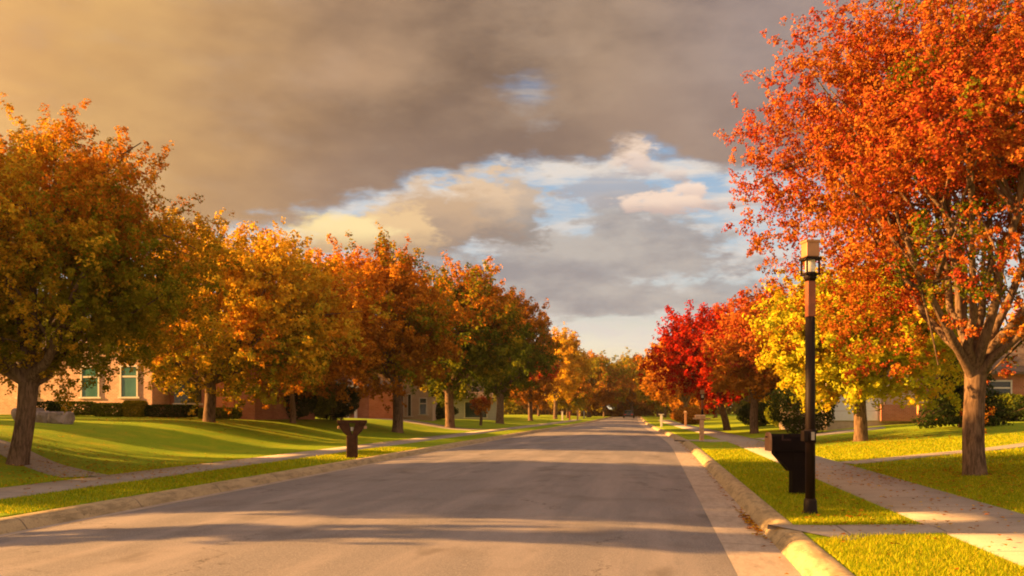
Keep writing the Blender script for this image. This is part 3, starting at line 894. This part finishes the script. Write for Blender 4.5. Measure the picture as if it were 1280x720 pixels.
def far_wood():
    rg = np.random.default_rng(77)
    n = 120000
    x = rg.uniform(-150, 150, n); y = 222 + 14 * np.sin(x * .05) + rg.uniform(-6, 6, n)
    top = 5.5 + 2.2 * np.sin(x * .11) + 1.6 * np.sin(x * .31 + 1) + .9 * np.sin(x * .83)
    z = rg.uniform(0, 1, n) ** .8 * top
    C = np.stack([x, y, z + gz(x, y)], 1)
    o_ = np.tile(np.array([[0, -1.0, .4]]), (n, 1))
    V, Fq = leaves_np(C, o_, .75, rg, .7)
    k = (lf_noise(C * [1, .3, 1], 3, .12) > 0).astype(int)
    P = np.array([PAL['rust'], PAL['olive']])
    T = P[k, rg.integers(0, 3, n)] * rg.uniform(.5, .9, n)[:, None]
    o = np_mesh('far_wood', V, [Fq], LEAF, tint=T)
    tag(o, 'far belt of brush and low autumn trees closing the street', 'wood', kind='stuff')


far_wood()
# ------------------------------------------------------------------ buildings
BRICK_P = brick('pink_brick', (0.54, 0.29, 0.19), (0.66, 0.40, 0.27), (0.72, 0.58, 0.46))
BRICK_R = brick('red_brick', (0.36, 0.12, 0.06), (0.46, 0.17, 0.09), (0.40, 0.28, 0.2))
BRICK_O = brick('orange_brick', (0.58, 0.17, 0.05), (0.64, 0.22, 0.08), (0.45, 0.28, 0.18))
BRICK_T = brick('tan_brick', (0.50, 0.36, 0.26), (0.56, 0.42, 0.3), (0.5, 0.42, 0.33))
TRIM = simple('white_trim', (0.60, 0.54, 0.46), 0.5, .4, .06)
WHITE = simple('white_panel', (0.72, 0.70, 0.70), 0.5, .4, .05)
ROOF = simple('brown_shingle', (0.12, 0.085, 0.065), .95, .1, .35, 3, .6)
DARK = simple('dark_void', (0.02, 0.02, 0.02), .9, .1)
GREYW = simple('grey_siding', (0.34, 0.33, 0.31), .8, .2, .1)


def glass_mat(name, col):
    m, N, b = material(name, 0.08, .5)
    co = obj_co(N)
    sp = N.n.new('ShaderNodeSeparateXYZ'); N.l.new(co, sp.inputs[0])
    n = N.noise(co, .9, 3)
    c = N.mix(N.ss(n, .35, .65), tuple(v * .7 for v in col), col)
    # drawn slatted blind behind the pane
    p = N.m('PINGPONG', sp.outputs[2], .03)
    c = N.mix(N.m('MULTIPLY', N.ss(p, .012, .022), .25), c, tuple(v * 1.6 for v in col))
    N.put(b.inputs['Base Color'], c)
    return m


GLASS_G = glass_mat('green_window_glass', (0.055, 0.16, 0.13))
GLASS_D = glass_mat('dark_window_glass', (0.02, 0.035, 0.03))


def window(parent, cx, z0, w, h, y=-0.0, glass=None, sash=True):
    """window on a wall facing local -Y at plane y"""
    fr = MB(); t = .09
    fr.box((cx, y - .035, z0 + t / 2), (w + .22, .09, t), bevel=.006)                       # sill
    fr.box((cx, y - .03, z0 + h - t / 2), (w, .06, t))
    for s in (-1, 1): fr.box((cx + s * (w / 2 - t / 2), y - .03, z0 + h / 2), (t, .06, h - 2 * t - .004))
    if sash: fr.box((cx, y - .022, z0 + h * .66), (w - 2 * t - .004, .044, .09))
    f = fr.build('window', TRIM, parent)
    MB().box((cx, y - .012, z0 + h / 2), (w - 2 * t - .006, .018, h - 2 * t - .006)).build('pane', glass or GLASS_G, f)
    return f


def gable_roof(x0, x1, y0, y1, z, rise, along, over=.45, th=.14):
    """roof slabs + returns MB"""
    mb = MB()
    if along == 'X':     # ridge along X
        ym = (y0 + y1) / 2; a = y0 - over; b = y1 + over; k = rise / (ym - y0); dz = k * over
        mb.prism([(a, z - dz), (ym, z + rise), (b, z - dz), (b, z - dz + th), (ym, z + rise + th), (a, z - dz + th)], 'X', x0 - over, x1 + over)
    else:
        xm = (x0 + x1) / 2; a = x0 - over; b = x1 + over; k = rise / (xm - x0); dz = k * over
        mb.prism([(a, z - dz), (xm, z + rise), (b, z - dz), (b, z - dz + th), (xm, z + rise + th), (a, z - dz + th)], 'Y', y0 - over, y1 + over)
    return mb


def wall_block(x0, x1, y0, y1, h, gable=None, rise=0, z0=-.4):
    mb = MB()
    if gable == 'Y':      # gables face -Y/+Y
        mb.prism([(x0, z0), (x1, z0), (x1, h), ((x0 + x1) / 2, h + rise - .02), (x0, h)], 'Y', y0, y1)
    elif gable == 'X':
        mb.prism([(y0, z0), (y1, z0), (y1, h), ((y0 + y1) / 2, h + rise - .02), (y0, h)], 'X', x0, x1)
    else:
        mb.box(((x0 + x1) / 2, (y0 + y1) / 2, (h + z0) / 2), (x1 - x0, y1 - y0, h - z0))
    return mb


def D(px_, d):
    """point on the ground at this bearing (pixel column of the 1280 photo) and distance"""
    x = (px_ - 640) / F_PX * d
    return (-d * math.sin(YAW) + x * math.cos(YAW), d * math.cos(YAW) + x * math.sin(YAW))


# left pink brick house
hx, hy = D(190, 48)
H1 = empty('brick_house', (hx, hy, 1.33), math.radians(-4.0))
tag(H1, 'pale pink brick house with white trimmed windows behind the left lawn', 'house')
wall_block(-10, 0, 0, 9, 2.9, 'Y', 2.4).build('wall', BRICK_P, H1)
gable_roof(-10, 0, 0, 9, 2.9, 2.4, 'Y').build('roof', ROOF, H1)
wall_block(0.004, 5.0, 1.6, 9, 2.75, 'X', 2.2).build('side_wing', BRICK_R, H1)
gable_roof(0.05, 5.0, 1.6, 9, 2.75, 2.2, 'X', .3).build('wing_roof', ROOF, H1)
for px_, w in ((102, 1.15), (158, 1.08)):
    window(H1, (px_ - 190) / F_PX * 48 + .0, .95, w, 1.75)
window(H1, -7.6, .95, 1.1, 1.75)
# dark bay window of the wing
mb = MB(); mb.prism([(.25, 1.6), (.65, 1.0), (1.5, 1.0), (1.9, 1.6)], 'Z', .72, 2.0)
bw = mb.build('bay_window', GLASS_D, H1)
MB().prism([(.15, 1.62), (.6, .92), (1.55, .92), (2.0, 1.62)], 'Z', .60, .72).build('sill', TRIM, bw)
MB().prism([(.15, 1.62), (.6, .92), (1.55, .92), (2.0, 1.62)], 'Z', 2.0, 2.14).build('bay_roof', ROOF, bw)
MB().box((3.3, 1.59, 1.05), (1.0, .04, 2.1)).build('door', BRICK_O, H1)

# clipped hedge before the house: a run of box shrubs
for i, (a, b, hh, pal) in enumerate(((62, 118, .68, 'green'), (119, 156, .66, 'green'), (157, 182, .8, 'olive'), (184, 246, .62, 'dark'), (250, 300, .55, 'green'))):
    x, y = D((a + b) / 2, 46.5); w = (b - a) / F_PX * 46.5
    s = shrub('hedge', (x, y, gzf(x, y)), (w / 2 * 1.0, .45, hh), pal, ['long low green hedge under the first white window', 'low green hedge under the second white window', 'taller square hedge piece right of the two windows', 'low dark hedge directly below the dark bay window', 'low dark green hedge behind the second trunk'][i], 'hedge', 'clipped hedges before the pink brick house', n=9000, leaf=.1, seed=300 + i, box=True)
    s.rotation_euler[2] = math.radians(8.7)

# dark shrubs and small trees between the houses (px 300-440)
for i, (px_, d, rx, hz, pal, lab) in enumerate((
        (322, 52, .8, 1.5, 'olive', 'pale olive shrub right of the pink house corner'),
        (365, 53, 1.5, 2.1, 'dark', 'large dark rounded shrub left of the white columns'),
        (392, 56, 1.5, 2.5, 'green', 'tall deep green shrub in the middle of the dark thicket'),
        (418, 58, 1.6, 2.4, 'dark', 'dark shrub just left of the white porch columns'),
        (338, 57, 1.4, 1.6, 'dark', 'dark low shrub behind the slender trunk'),
        (455, 74, 1.0, 2.6, 'dark', 'narrow dark shrub right of the white columns'),
        (545, 84, 2.0, 1.4, 'dark', 'wide dark shrub before the pale distant house'))):
    x, y = D(px_, d)
    shrub('shrub', at(x, y), (rx, rx * .9, hz), pal, lab, n=9000, leaf=.13, seed=330 + i)

# left far house with white columns and orange slab for its sunlit brick end
hx, hy = D(486, 72)
H2 = empty('brick_house', (hx, hy, .80), math.radians(20))
tag(H2, 'orange brick house with white porch columns seen past the left trees', 'house')
wall_block(-4.2, 1.0, 1.0, 9, 2.9, 'X', 2.4).build('wall', BRICK_R, H2)
gable_roof(-4.2, 1.0, 1.0, 9, 2.9, 2.4, 'X').build('roof', ROOF, H2)
MB().box((-.55, .86, 1.3), (1.9, .26, 3.0)).build('lit_brick_slab', BRICK_O, H2)  # orange slab paints in the sunlit stretch of the brick front
for k in (-3.15, -2.55):
    MB().lathe((k, -.0, -.1), [(.15, 0), (.15, .12), (.12, .16), (.1, 2.5), (.14, 2.56), (.14, 2.66)], 14).build('column', TRIM, H2)
MB().box((-2.8, .5, 2.68), (1.9, 1.5, .2)).build('porch_roof', TRIM, H2)
hx, hy = D(520, 78)
H3 = empty('pale_house', (hx, hy, .72), math.radians(10))
tag(H3, 'pale house with tall white framed entry right of the sunlit trunk', 'house')
wall_block(-1.9, 1.4, 0, 7, 2.8, 'Y', 1.6).build('wall', BRICK_T, H3)
gable_roof(-1.9, 1.4, 0, 7, 2.8, 1.6, 'Y').build('roof', ROOF, H3)
for c_ in (-1.2, -.55): window(H3, c_, .35, .42, 2.0, glass=GLASS_D, sash=False)
window(H3, .6, .5, .7, 1.5, glass=GLASS_D)
hx, hy = D(566, 104)
H4 = empty('grey_house', (hx, hy, .62), math.radians(8))
tag(H4, 'low grey house with dark garage opening far behind left trees', 'house')
wall_block(-3.4, 5.2, 0, 8, 2.5, 'X', 2.0).build('wall', GREYW, H4)
gable_roof(-3.4, 5.2, 0, 8, 2.5, 2.0, 'X').build('roof', ROOF, H4)
for c_ in (-1.7, 2.6): window(H4, c_, .1, 2.6, 1.9, glass=GLASS_D, sash=False)

# right-hand garage house
hx, hy = D(1042, 50)
H5 = empty('garage_house', (hx, hy, 1.08), math.radians(8.7))
tag(H5, 'tan brick house with white garage door behind the yellow maple', 'house')
wall_block(-.35, 4.6, 0, 9, 2.75, 'Y', 2.0, -.9).build('wall', BRICK_T, H5)
gable_roof(-.35, 4.6, 0, 9, 2.75, 2.0, 'Y').build('roof', ROOF, H5)
mb = MB()
for k in range(4): mb.box((1.2, -.03, .28 + k * .53), (2.36, .05, .515), bevel=.008)
gd = mb.build('garage_door', WHITE, H5)
MB().box((1.2, -.02, 2.2), (2.7, .1, .12)).box((-.08, -.02, 1.07), (.12, .1, 2.13)).box((2.48, -.02, 1.07), (.12, .1, 2.13)).build('door_frame', TRIM, H5)
MB().box((3.5, -.15, .45), (2.05, .26, .9)).build('brick_base', BRICK_R, H5)
MB().lathe((2.72, -.16, 0), [(.05, 0), (.05, 2.7)], 8).build('downpipe', simple('brown_pipe', (.1, .07, .05)), H5)
# low brick wall, right of the garage
hx, hy = D(1146, 48)
o = empty('brick_wall', (hx, hy, 1.0), math.radians(8.7))
tag(o, 'low orange brown brick garden wall beside the spruce', 'wall')
MB().box((.9, 0, .42), (1.7, .25, 1.24)).build('wall', BRICK_O, o)
MB().box((.9, 0, 1.08), (1.78, .33, .08), bevel=.01).build('coping', BRICK_T, o)
hx, hy = D(1226, 52)
H6 = empty('brick_house', (hx, hy, 1.12), math.radians(8.7))
tag(H6, 'dark red brick house at the right edge behind the lawn', 'house')
wall_block(-1.4, 12, 0, 9, 2.8, 'X', 2.4).build('wall', BRICK_R, H6)
gable_roof(-1.4, 12, 0, 9, 2.8, 2.4, 'X').build('roof', ROOF, H6)
window(H6, 1.0, .95, 1.5, 1.3, glass=GLASS_D); window(H6, 4.0, .95, 1.5, 1.3, glass=GLASS_D)
for i, (px_, d, rx, hz, pal, lab) in enumerate((
        (1235, 46, .9, 1.0, 'dark', 'dark low shrub at the right edge before the red house'),
        (1262, 47, 1.1, 1.4, 'green', 'green shrub under the windows of the red brick house'),
        (1003, 47.5, 1.7, 3.0, 'dark', 'tall dark shrub left of the white garage door'),
        (985, 60, 1.4, 1.7, 'green', 'deep green shrub seen just left of the lamp post'),
        (950, 70, 1.6, 1.8, 'dark', 'dark shrub behind the black mailbox in the distance'),
        (862, 92, 1.5, 1.7, 'rust', 'orange brown shrub under the crimson maple'),
        (850, 112, 1.1, 1.3, 'rust', 'small rust shrub right of the far end of the road'),
        (1188, 45, .9, .5, 'rust', 'low tan flower bed shrub at the foot of the spruce'))):
    x, y = D(px_, d)
    shrub('shrub', at(x, y), (rx, rx * .9, hz), pal, lab, n=7000, leaf=.13, seed=360 + i)
# stones far left
STONE = simple('field_stone', (0.25, 0.20, 0.18), .9, .2, .45, 2.5, .7)


def boulder(base, s, seed, label):
    rg = np.random.default_rng(seed)
    bm = bmesh.new(); bmesh.ops.create_icosphere(bm, subdivisions=3, radius=1)
    co = np.array([v.co[:] for v in bm.verts]); n = lf_noise(co * 1.6, seed, 1.3)
    for v, k in zip(bm.verts, n):
        v.co *= 1 + .16 * k
        v.co.x = max(-.8, min(.8, v.co.x)); v.co.z = max(-.6, min(.62, v.co.z))
        v.co.x *= s[0]; v.co.y *= s[1]; v.co.z = v.co.z * s[2] + s[2] * .35
    me = bpy.data.meshes.new('boulder'); bm.to_mesh(me); bm.free(); me.materials.append(STONE)
    o = bpy.data.objects.new('boulder', me); COL.objects.link(o); o.location = base
    o.rotation_euler[2] = rg.uniform(-.3, .3)
    tag(o, label, 'boulder', 'landscape stones on the left lawn')


for i, (px_, d, s, lab) in enumerate(((36, 33.8, (.62, .5, .5), 'grey landscape stone half hidden behind the nearest left trunk'),
                                      (50, 33.4, (.45, .4, .42), 'middle grey landscape stone in the row on the lawn'),
                                      (62, 33.2, (.36, .35, .40), 'small low stone third along the row on the lawn'),
                                      (76, 33.0, (.48, .4, .44), 'rightmost squarish landscape stone on the left lawn'))):
    x, y = D(px_, d); boulder(at(x, y), s, 400 + i, lab)
x, y = D(58, 34.3)
s = shrub('shrub', at(x, y), (.75, .3, .78), 'dark', 'low dark shrub growing behind the landscape stones', n=3000, leaf=.07, seed=420)

# ------------------------------------------------------------------ street furniture
BLACKP = simple('black_plastic', (0.006, 0.003, 0.003), .8, .08, .2, 8, .1)
BLACKM = simple('black_painted_metal', (0.010, 0.004, 0.003), .6, .15, .2, 8, .15)
PEACH = simple('peach_enamel_and_sunlit', (0.36, 0.17, 0.075), .45, .4, .1, 8)
RUSTY = simple('orange_painted_metal', (0.22, 0.055, 0.02), .55, .4, .15, 10)
WOOD = simple('weathered_wood', (0.065, 0.027, 0.013), .9, .2, .35, 7, .5)
WOODL = simple('pale_wood', (0.50, 0.30, 0.16), .8, .2, .2, 7, .4)
LGLASS, _N, _b = material('lantern_glass', .12, .5)
_b.inputs['Base Color'].default_value = (.85, .83, .76, 1); _b.inputs['Transmission Weight'].default_value = .55; _b.inputs['Roughness'].default_value = .25


def lamp_post(base, h, label, rz=0.0, s=1.0):
    root = empty('street_lamp', base, rz); tag(root, label, 'street lamp', 'street lamps on the right verge')
    MB().lathe((0, 0, -.05), [(.125, 0), (.125, .06), (.10, .09), (.095, .24), (.08, .28)], 20).build('base', BLACKM, root)
    z1 = h - 1.12
    MB().lathe((0, 0, .2), [(.073, 0), (.071, z1 - .2)], 20).build('pole', BLACKM, root)
    cl = MB().lathe((0, 0, 1.06), [(.085, 0), (.085, .2)], 20)
    cl.box((-.10, -.02, 1.16), (.07, .12, .16), bevel=.01)
    cl.build('clamp', BLACKM, root)
    MB().box((.0, -.088, 1.16), (.05, .012, .12)).build('tag_plate', simple('dull_steel', (.35, .30, .28), .4, .5, metal=.6), root)
    MB().box((0, 0, z1 + .27), (.118, .118, .53), bevel=.008).build('upper_post', RUSTY, root)
    # lantern: base cup, glass cylinder, four stays, box cap
    ln = MB().lathe((0, 0, z1 + .54), [(.07, 0), (.095, .04), (.095, .10), (.075, .13)], 20)
    for a in range(4):
        ang = a * math.pi / 2 + math.pi / 4
        ln.box((.115 * math.cos(ang) * 1.15, .115 * math.sin(ang) * 1.15, z1 + .74), (.022, .022, .24))
    ln.box((0, 0, z1 + .635), (.22, .22, .02)).box((0, 0, z1 + .865), (.25, .25, .035))
    lan = ln.build('lantern', BLACKM, root)
    MB().lathe((0, 0, z1 + .648), [(.062, 0), (.075, .02), (.075, .19), (.07, .2)], 20).build('glass', LGLASS, lan)
    cp = MB().box((0, 0, z1 + 1.0), (.20, .20, .22), bevel=.012).box((0, 0, z1 + 1.12), (.225, .225, .04), bevel=.008)
    cp.build('cap', PEACH, lan)
    return root


lamp_post(at(2.32, 14.23), 4.05, 'tall black lamp post with tan box cap beside black mailbox', math.radians(16))
x, y = D(878, 56)
l2 = lamp_post(at(x, y), 2.7, 'shorter distant lamp post rising behind the tan mailbox', math.radians(10))


def mailbox(base, rz, label):
    """black moulded post with a roomy box; the door looks at the street (-X)"""
    root = empty('mailbox', base, rz); tag(root, label, 'mailbox')
    MB().box((.20, 0, .36), (.36, .22, .82), bevel=.02).build('post', BLACKP, root)
    MB().prism([(-.30, .79), (.40, .79), (.40, .765), (.02, .43), (-.03, .43), (-.30, .74)], 'Y', -.10, .10).build('brace', BLACKP, root)
    prof = [(-.15, .0), (.15, .0), (.155, .19), (.14, .25), (.10, .29), (.04, .31), (-.04, .31), (-.10, .29), (-.14, .25), (-.155, .19)]
    MB().prism([(a, .80 + b) for a, b in prof], 'X', -.36, .42).build('box', BLACKP, root)
    dr = MB().prism([(a * 1.06, .795 + b * 1.09) for a, b in prof], 'X', -.405, -.365).build('door', PEACH, root)  # door of the black box coloured peach: low sun painted in
    MB().box((-.42, 0, 1.05), (.03, .06, .02), bevel=.004).build('handle', BLACKM, dr)
    MB().box((-.1, -.165, 1.0), (.16, .012, .03)).box((-.17, -.165, 1.05), (.03, .012, .12)).build('flag', simple('dark_red', (.03, .006, .005)), root)
    return root


mailbox(at(2.47, 17.42), math.radians(9), 'black plastic mailbox on thick post beside the tall lamp post')


def board_mailbox(base, rz, label, mat, top_w=.85, h=1.18, tan=True, group=None):
    root = empty('mailbox', base, rz); tag(root, label, 'mailbox', group)
    MB().box((0, 0, h * .42), (.2, .2, h * .95), bevel=.012).build('post', mat, root)
    MB().box((0, 0, h - .08), (top_w, .22, .06), bevel=.006).build('shelf', mat, root)
    prof = [(-.09, 0), (.09, 0), (.095, .09), (.07, .14), (0, .16), (-.07, .14), (-.095, .09)]
    MB().prism([(a, h - .05 + b) for a, b in prof], 'X', -top_w * .38, top_w * .2).build('box', WOODL if tan else BLACKM, root)
    return root


board_mailbox(at(2.40, 46.6), math.radians(8), 'tan wooden mailbox with long flat top at the right kerb', WOODL)
x = 0.55; y = 82.
board_mailbox(at(x + .2, y), 0, 'pale mailbox with dark side by the right kerb far away', TRIM, .5, 1.2, False)

# wooden V-braced mailbox stand on the left verge
root = empty('mailbox_stand', at(-9.5, 28.3), math.radians(9)); tag(root, 'brown wooden mailbox stand with V braces on left verge', 'mailbox stand')
MB().box((0, 0, .31), (.33, .24, .82), bevel=.02).build('post', WOOD, root)
for s in (-1, 1):
    MB().prism([(s * .005, .722), (s * .165, .722), (s * .30, .86), (s * .45, 1.12), (s * .12, 1.12)], 'Y', -.11, .11).build('brace', WOOD, root)
for s in (-1, 1): MB().box((s * .42, 0, .98), (.08, .12, .09), bevel=.01).build('pale_end', WOODL, root)  # pale blocks standing for the light spots at the brace ends
MB().box((0, 0, 1.165), (.92, .28, .10), bevel=.012).build('top_board', WOOD, root)
MB().box((.0, -.02, .93), (.09, .06, .12), bevel=.01).build('pale_block', TRIM, root)  # small white block between the braces

# distant mailboxes and posts along both kerbs
for i, (px_, d, lab, m_) in enumerate(((703, 128, 'far pale post left of the two short orange ones', TRIM), (712, 131, 'far orange post in the row down the left verge', RUSTY), (722, 126, 'rightmost far reddish post in the left verge row', WOODL), (730, 150, 'tiny grey post at the end of the left verge', GREYW), (857, 84, 'pinkish distant mailbox on the right lawn edge', PEACH))):
    x, y = D(px_, d)
    board_mailbox(at(x, y), random.uniform(-.1, .1), lab, m_, .4, 1.25, i % 2 == 0, 'far mailboxes along the street')


# a parked car at the far end
def car(base, rz, paint, label):
    root = empty('parked_car', base, rz); tag(root, label, 'car')
    body = [(-2.2, .35), (2.2, .35), (2.25, .62), (2.1, .8), (1.1, .92), (-2.0, .95), (-2.22, .7)]
    MB().prism(body, 'X', -.87, .87).build('body', paint, root)
    MB().prism([(-1.75, .94), (1.15, .91), (.55, 1.38), (-1.1, 1.42)], 'X', -.72, .72).build('cabin', GLASS_D, root)
    MB().prism([(-1.2, 1.40), (.6, 1.37), (.5, 1.44), (-1.05, 1.47)], 'X', -.66, .66).build('roof', paint, root)
    for sx in (-1, 1):
        for sy in (-1.35, 1.4):
            w = MB(); w.prism([(sy + .33 * math.cos(t * math.pi / 8), .33 + .33 * math.sin(t * math.pi / 8)) for t in range(16)], 'X', sx * .9 - .1, sx * .9 + .1)
            w.build('wheel', BLACKM, root)
        MB().box((sx * .62, -2.2, .72), (.34, .06, .16), bevel=.01).build('tail_light', simple('red_lens', (.5, .03, .02)), root)
    return root


road_z = lambda y: float(crest(y)) + .04
car((-4.4, 172, road_z(176)), 0, simple('dark_paint', (.03, .03, .04), .3, .5, .03), 'tiny dark car parked at the far end of the street')

# ------------------------------------------------------------------ grass blades and fallen leaves (uncountable)
def blades(name, areas, label):
    rg = np.random.default_rng(5)
    VV = []; TT = []
    for (x0, x1, y0, y1, dens, hgt, wid) in areas:
        n = int((x1 - x0) * (y1 - y0) * dens)
        x = rg.uniform(x0, x1, n); y = rg.uniform(y0, y1, n)
        k = ~((x > 3.50) & (x < 5.22))
        k &= ~((y > 11.3 + .1 * (x - 1.9)) & (y < 12.95 + .05 * (x - 1.9)) & (x < 3.6) & (y - 12.2 > -.42 - np.clip(2.5 - x, 0, 1) * .7) & (y - 12.25 < .45 + np.clip(2.5 - x, 0, 1) * .3))
        k &= ~((x < xl(28) - 1.6) & (x > xl(28) - 3.0))
        # keep the crossing walks clear
        k &= ~((x > 5.2) & (np.abs((y - 26.4) - (x - 5.17) * .425) < .66))
        # sparser towards the rim of each patch
        ed = np.minimum(np.minimum(x - x0, x1 - x) / (.25 * (x1 - x0)), np.minimum(y - y0, y1 - y) / (.25 * (y1 - y0)))
        near = (x < x0 + .5 * (x1 - x0)) if x0 > 0 else (x > x0 + .5 * (x1 - x0))
        rim = np.where(x0 > 0, (x1 - x) / (.5 * (x1 - x0)), (x - x0) / (.5 * (x1 - x0)))
        k &= rg.uniform(size=len(x)) < np.clip(rim, 0, 1)
        x, y = x[k], y[k]; n = len(x)
        z = gz(x, y)
        h = hgt * rg.uniform(.5, 1.25, n); w = wid * rg.uniform(.7, 1.3, n)
        a = rg.uniform(0, 6.28, n); lx = rg.normal(size=n) * h * .5; ly = rg.normal(size=n) * h * .5
        dx = np.cos(a) * w; dy = np.sin(a) * w
        V = np.stack([np.stack([x - dx, y - dy, z - .01], 1), np.stack([x + dx, y + dy, z - .01], 1), np.stack([x + lx, y + ly, z + h], 1)], 1)
        VV.append(V.reshape(-1, 3))
        pt = lf_noise(np.stack([x, y, z * 0], 1), 3, .8)
        c = np.array([(.31, .35, .008), (.42, .42, .012), (.21, .28, .007), (.62, .48, .03)])[np.where(rg.uniform(size=n) < .12 + .05 * pt, 3, rg.integers(0, 3, n))]
        TT.append(c * rg.uniform(.75, 1.2, n)[:, None])
    V = np.concatenate(VV); T = np.concatenate(TT)
    o = np_mesh(name, V, [np.arange(len(V)).reshape(-1, 3)], LEAF, tint=T)
    return tag(o, label, 'grass', kind='stuff')


blades('grass', [(1.88, 8.5, 7.5, 12.2, 2600, .055, .006), (1.88, 10, 12.2, 16, 1500, .05, .007), (1.88, 12, 16, 23, 900, .05, .009), (1.88, 16, 23, 36, 300, .055, .014),
                 (-13.5, -9.25, 12, 24, 700, .05, .009), (-12.5, -9.25, 24, 36, 260, .055, .014)], 'short green lawn grass blades along the kerbs and sidewalks')


def litter():
    rg = np.random.default_rng(9)
    pts = []
    # gutter drifts on the right, scattered leaves under the trees
    n = 260; y = np.concatenate([rg.normal(14.2, .9, 150), rg.uniform(9, 45, n - 150)]); x = xr(y) - .36 - np.abs(rg.normal(0, .07, n)); pts.append(np.stack([x, y, np.full(n, -.005)], 1))
    for (cx, cy, r, m) in ((6.7, 20.6, 5.5, 1500), (-15.2, 20.3, 5.5, 1500), (8.2, 38.5, 5.5, 1200), (-20, 39.4, 6, 900), (3.4, 13.5, 3.2, 240), (-10.3, 20, 4, 200)):
        x = cx + rg.normal(size=m) * r * .5; y = cy + rg.normal(size=m) * r * .5
        k = (x > xr(y) + .05) | (x < xl(y) - .05); x, y = x[k], y[k]
        pts.append(np.stack([x, y, gz(x, y) + .035], 1))
    C = np.concatenate(pts); n = len(C)
    up = np.tile(np.array([[0, 0, 1.0]]), (n, 1))
    V, Fq = leaves_np(C + [0, 0, .012], up, .075, rg, 5.0)
    cols = np.array(PAL['orange'] + PAL['rust'] + PAL['gold'])[rg.integers(0, 9, n)] * rg.uniform(.4, 1, n)[:, None]
    o = np_mesh('fallen_leaves', V, [Fq], LEAF, tint=cols)
    tag(o, 'scattered small fallen leaves on the lawns and in the gutter', 'fallen leaves', kind='stuff')


litter()


# ------------------------------------------------------------------ evening haze
def haze():
    m = bpy.data.materials.new('evening_haze'); m.use_nodes = True
    nt = m.node_tree; nt.nodes.clear()
    out = nt.nodes.new('ShaderNodeOutputMaterial'); v = nt.nodes.new('ShaderNodeVolumePrincipled')
    v.inputs['Color'].default_value = (1.0, 0.86, 0.66, 1); v.inputs['Density'].default_value = 0.00016
    v.inputs['Anisotropy'].default_value = 0.2
    nt.links.new(v.outputs[0], out.inputs['Volume'])
    o = MB().box((0, 255, 9.2), (1500, 640, 22.0)).build('haze', m)
    tag(o, 'thin warm evening haze over the whole street', 'haze', kind='stuff')


haze()
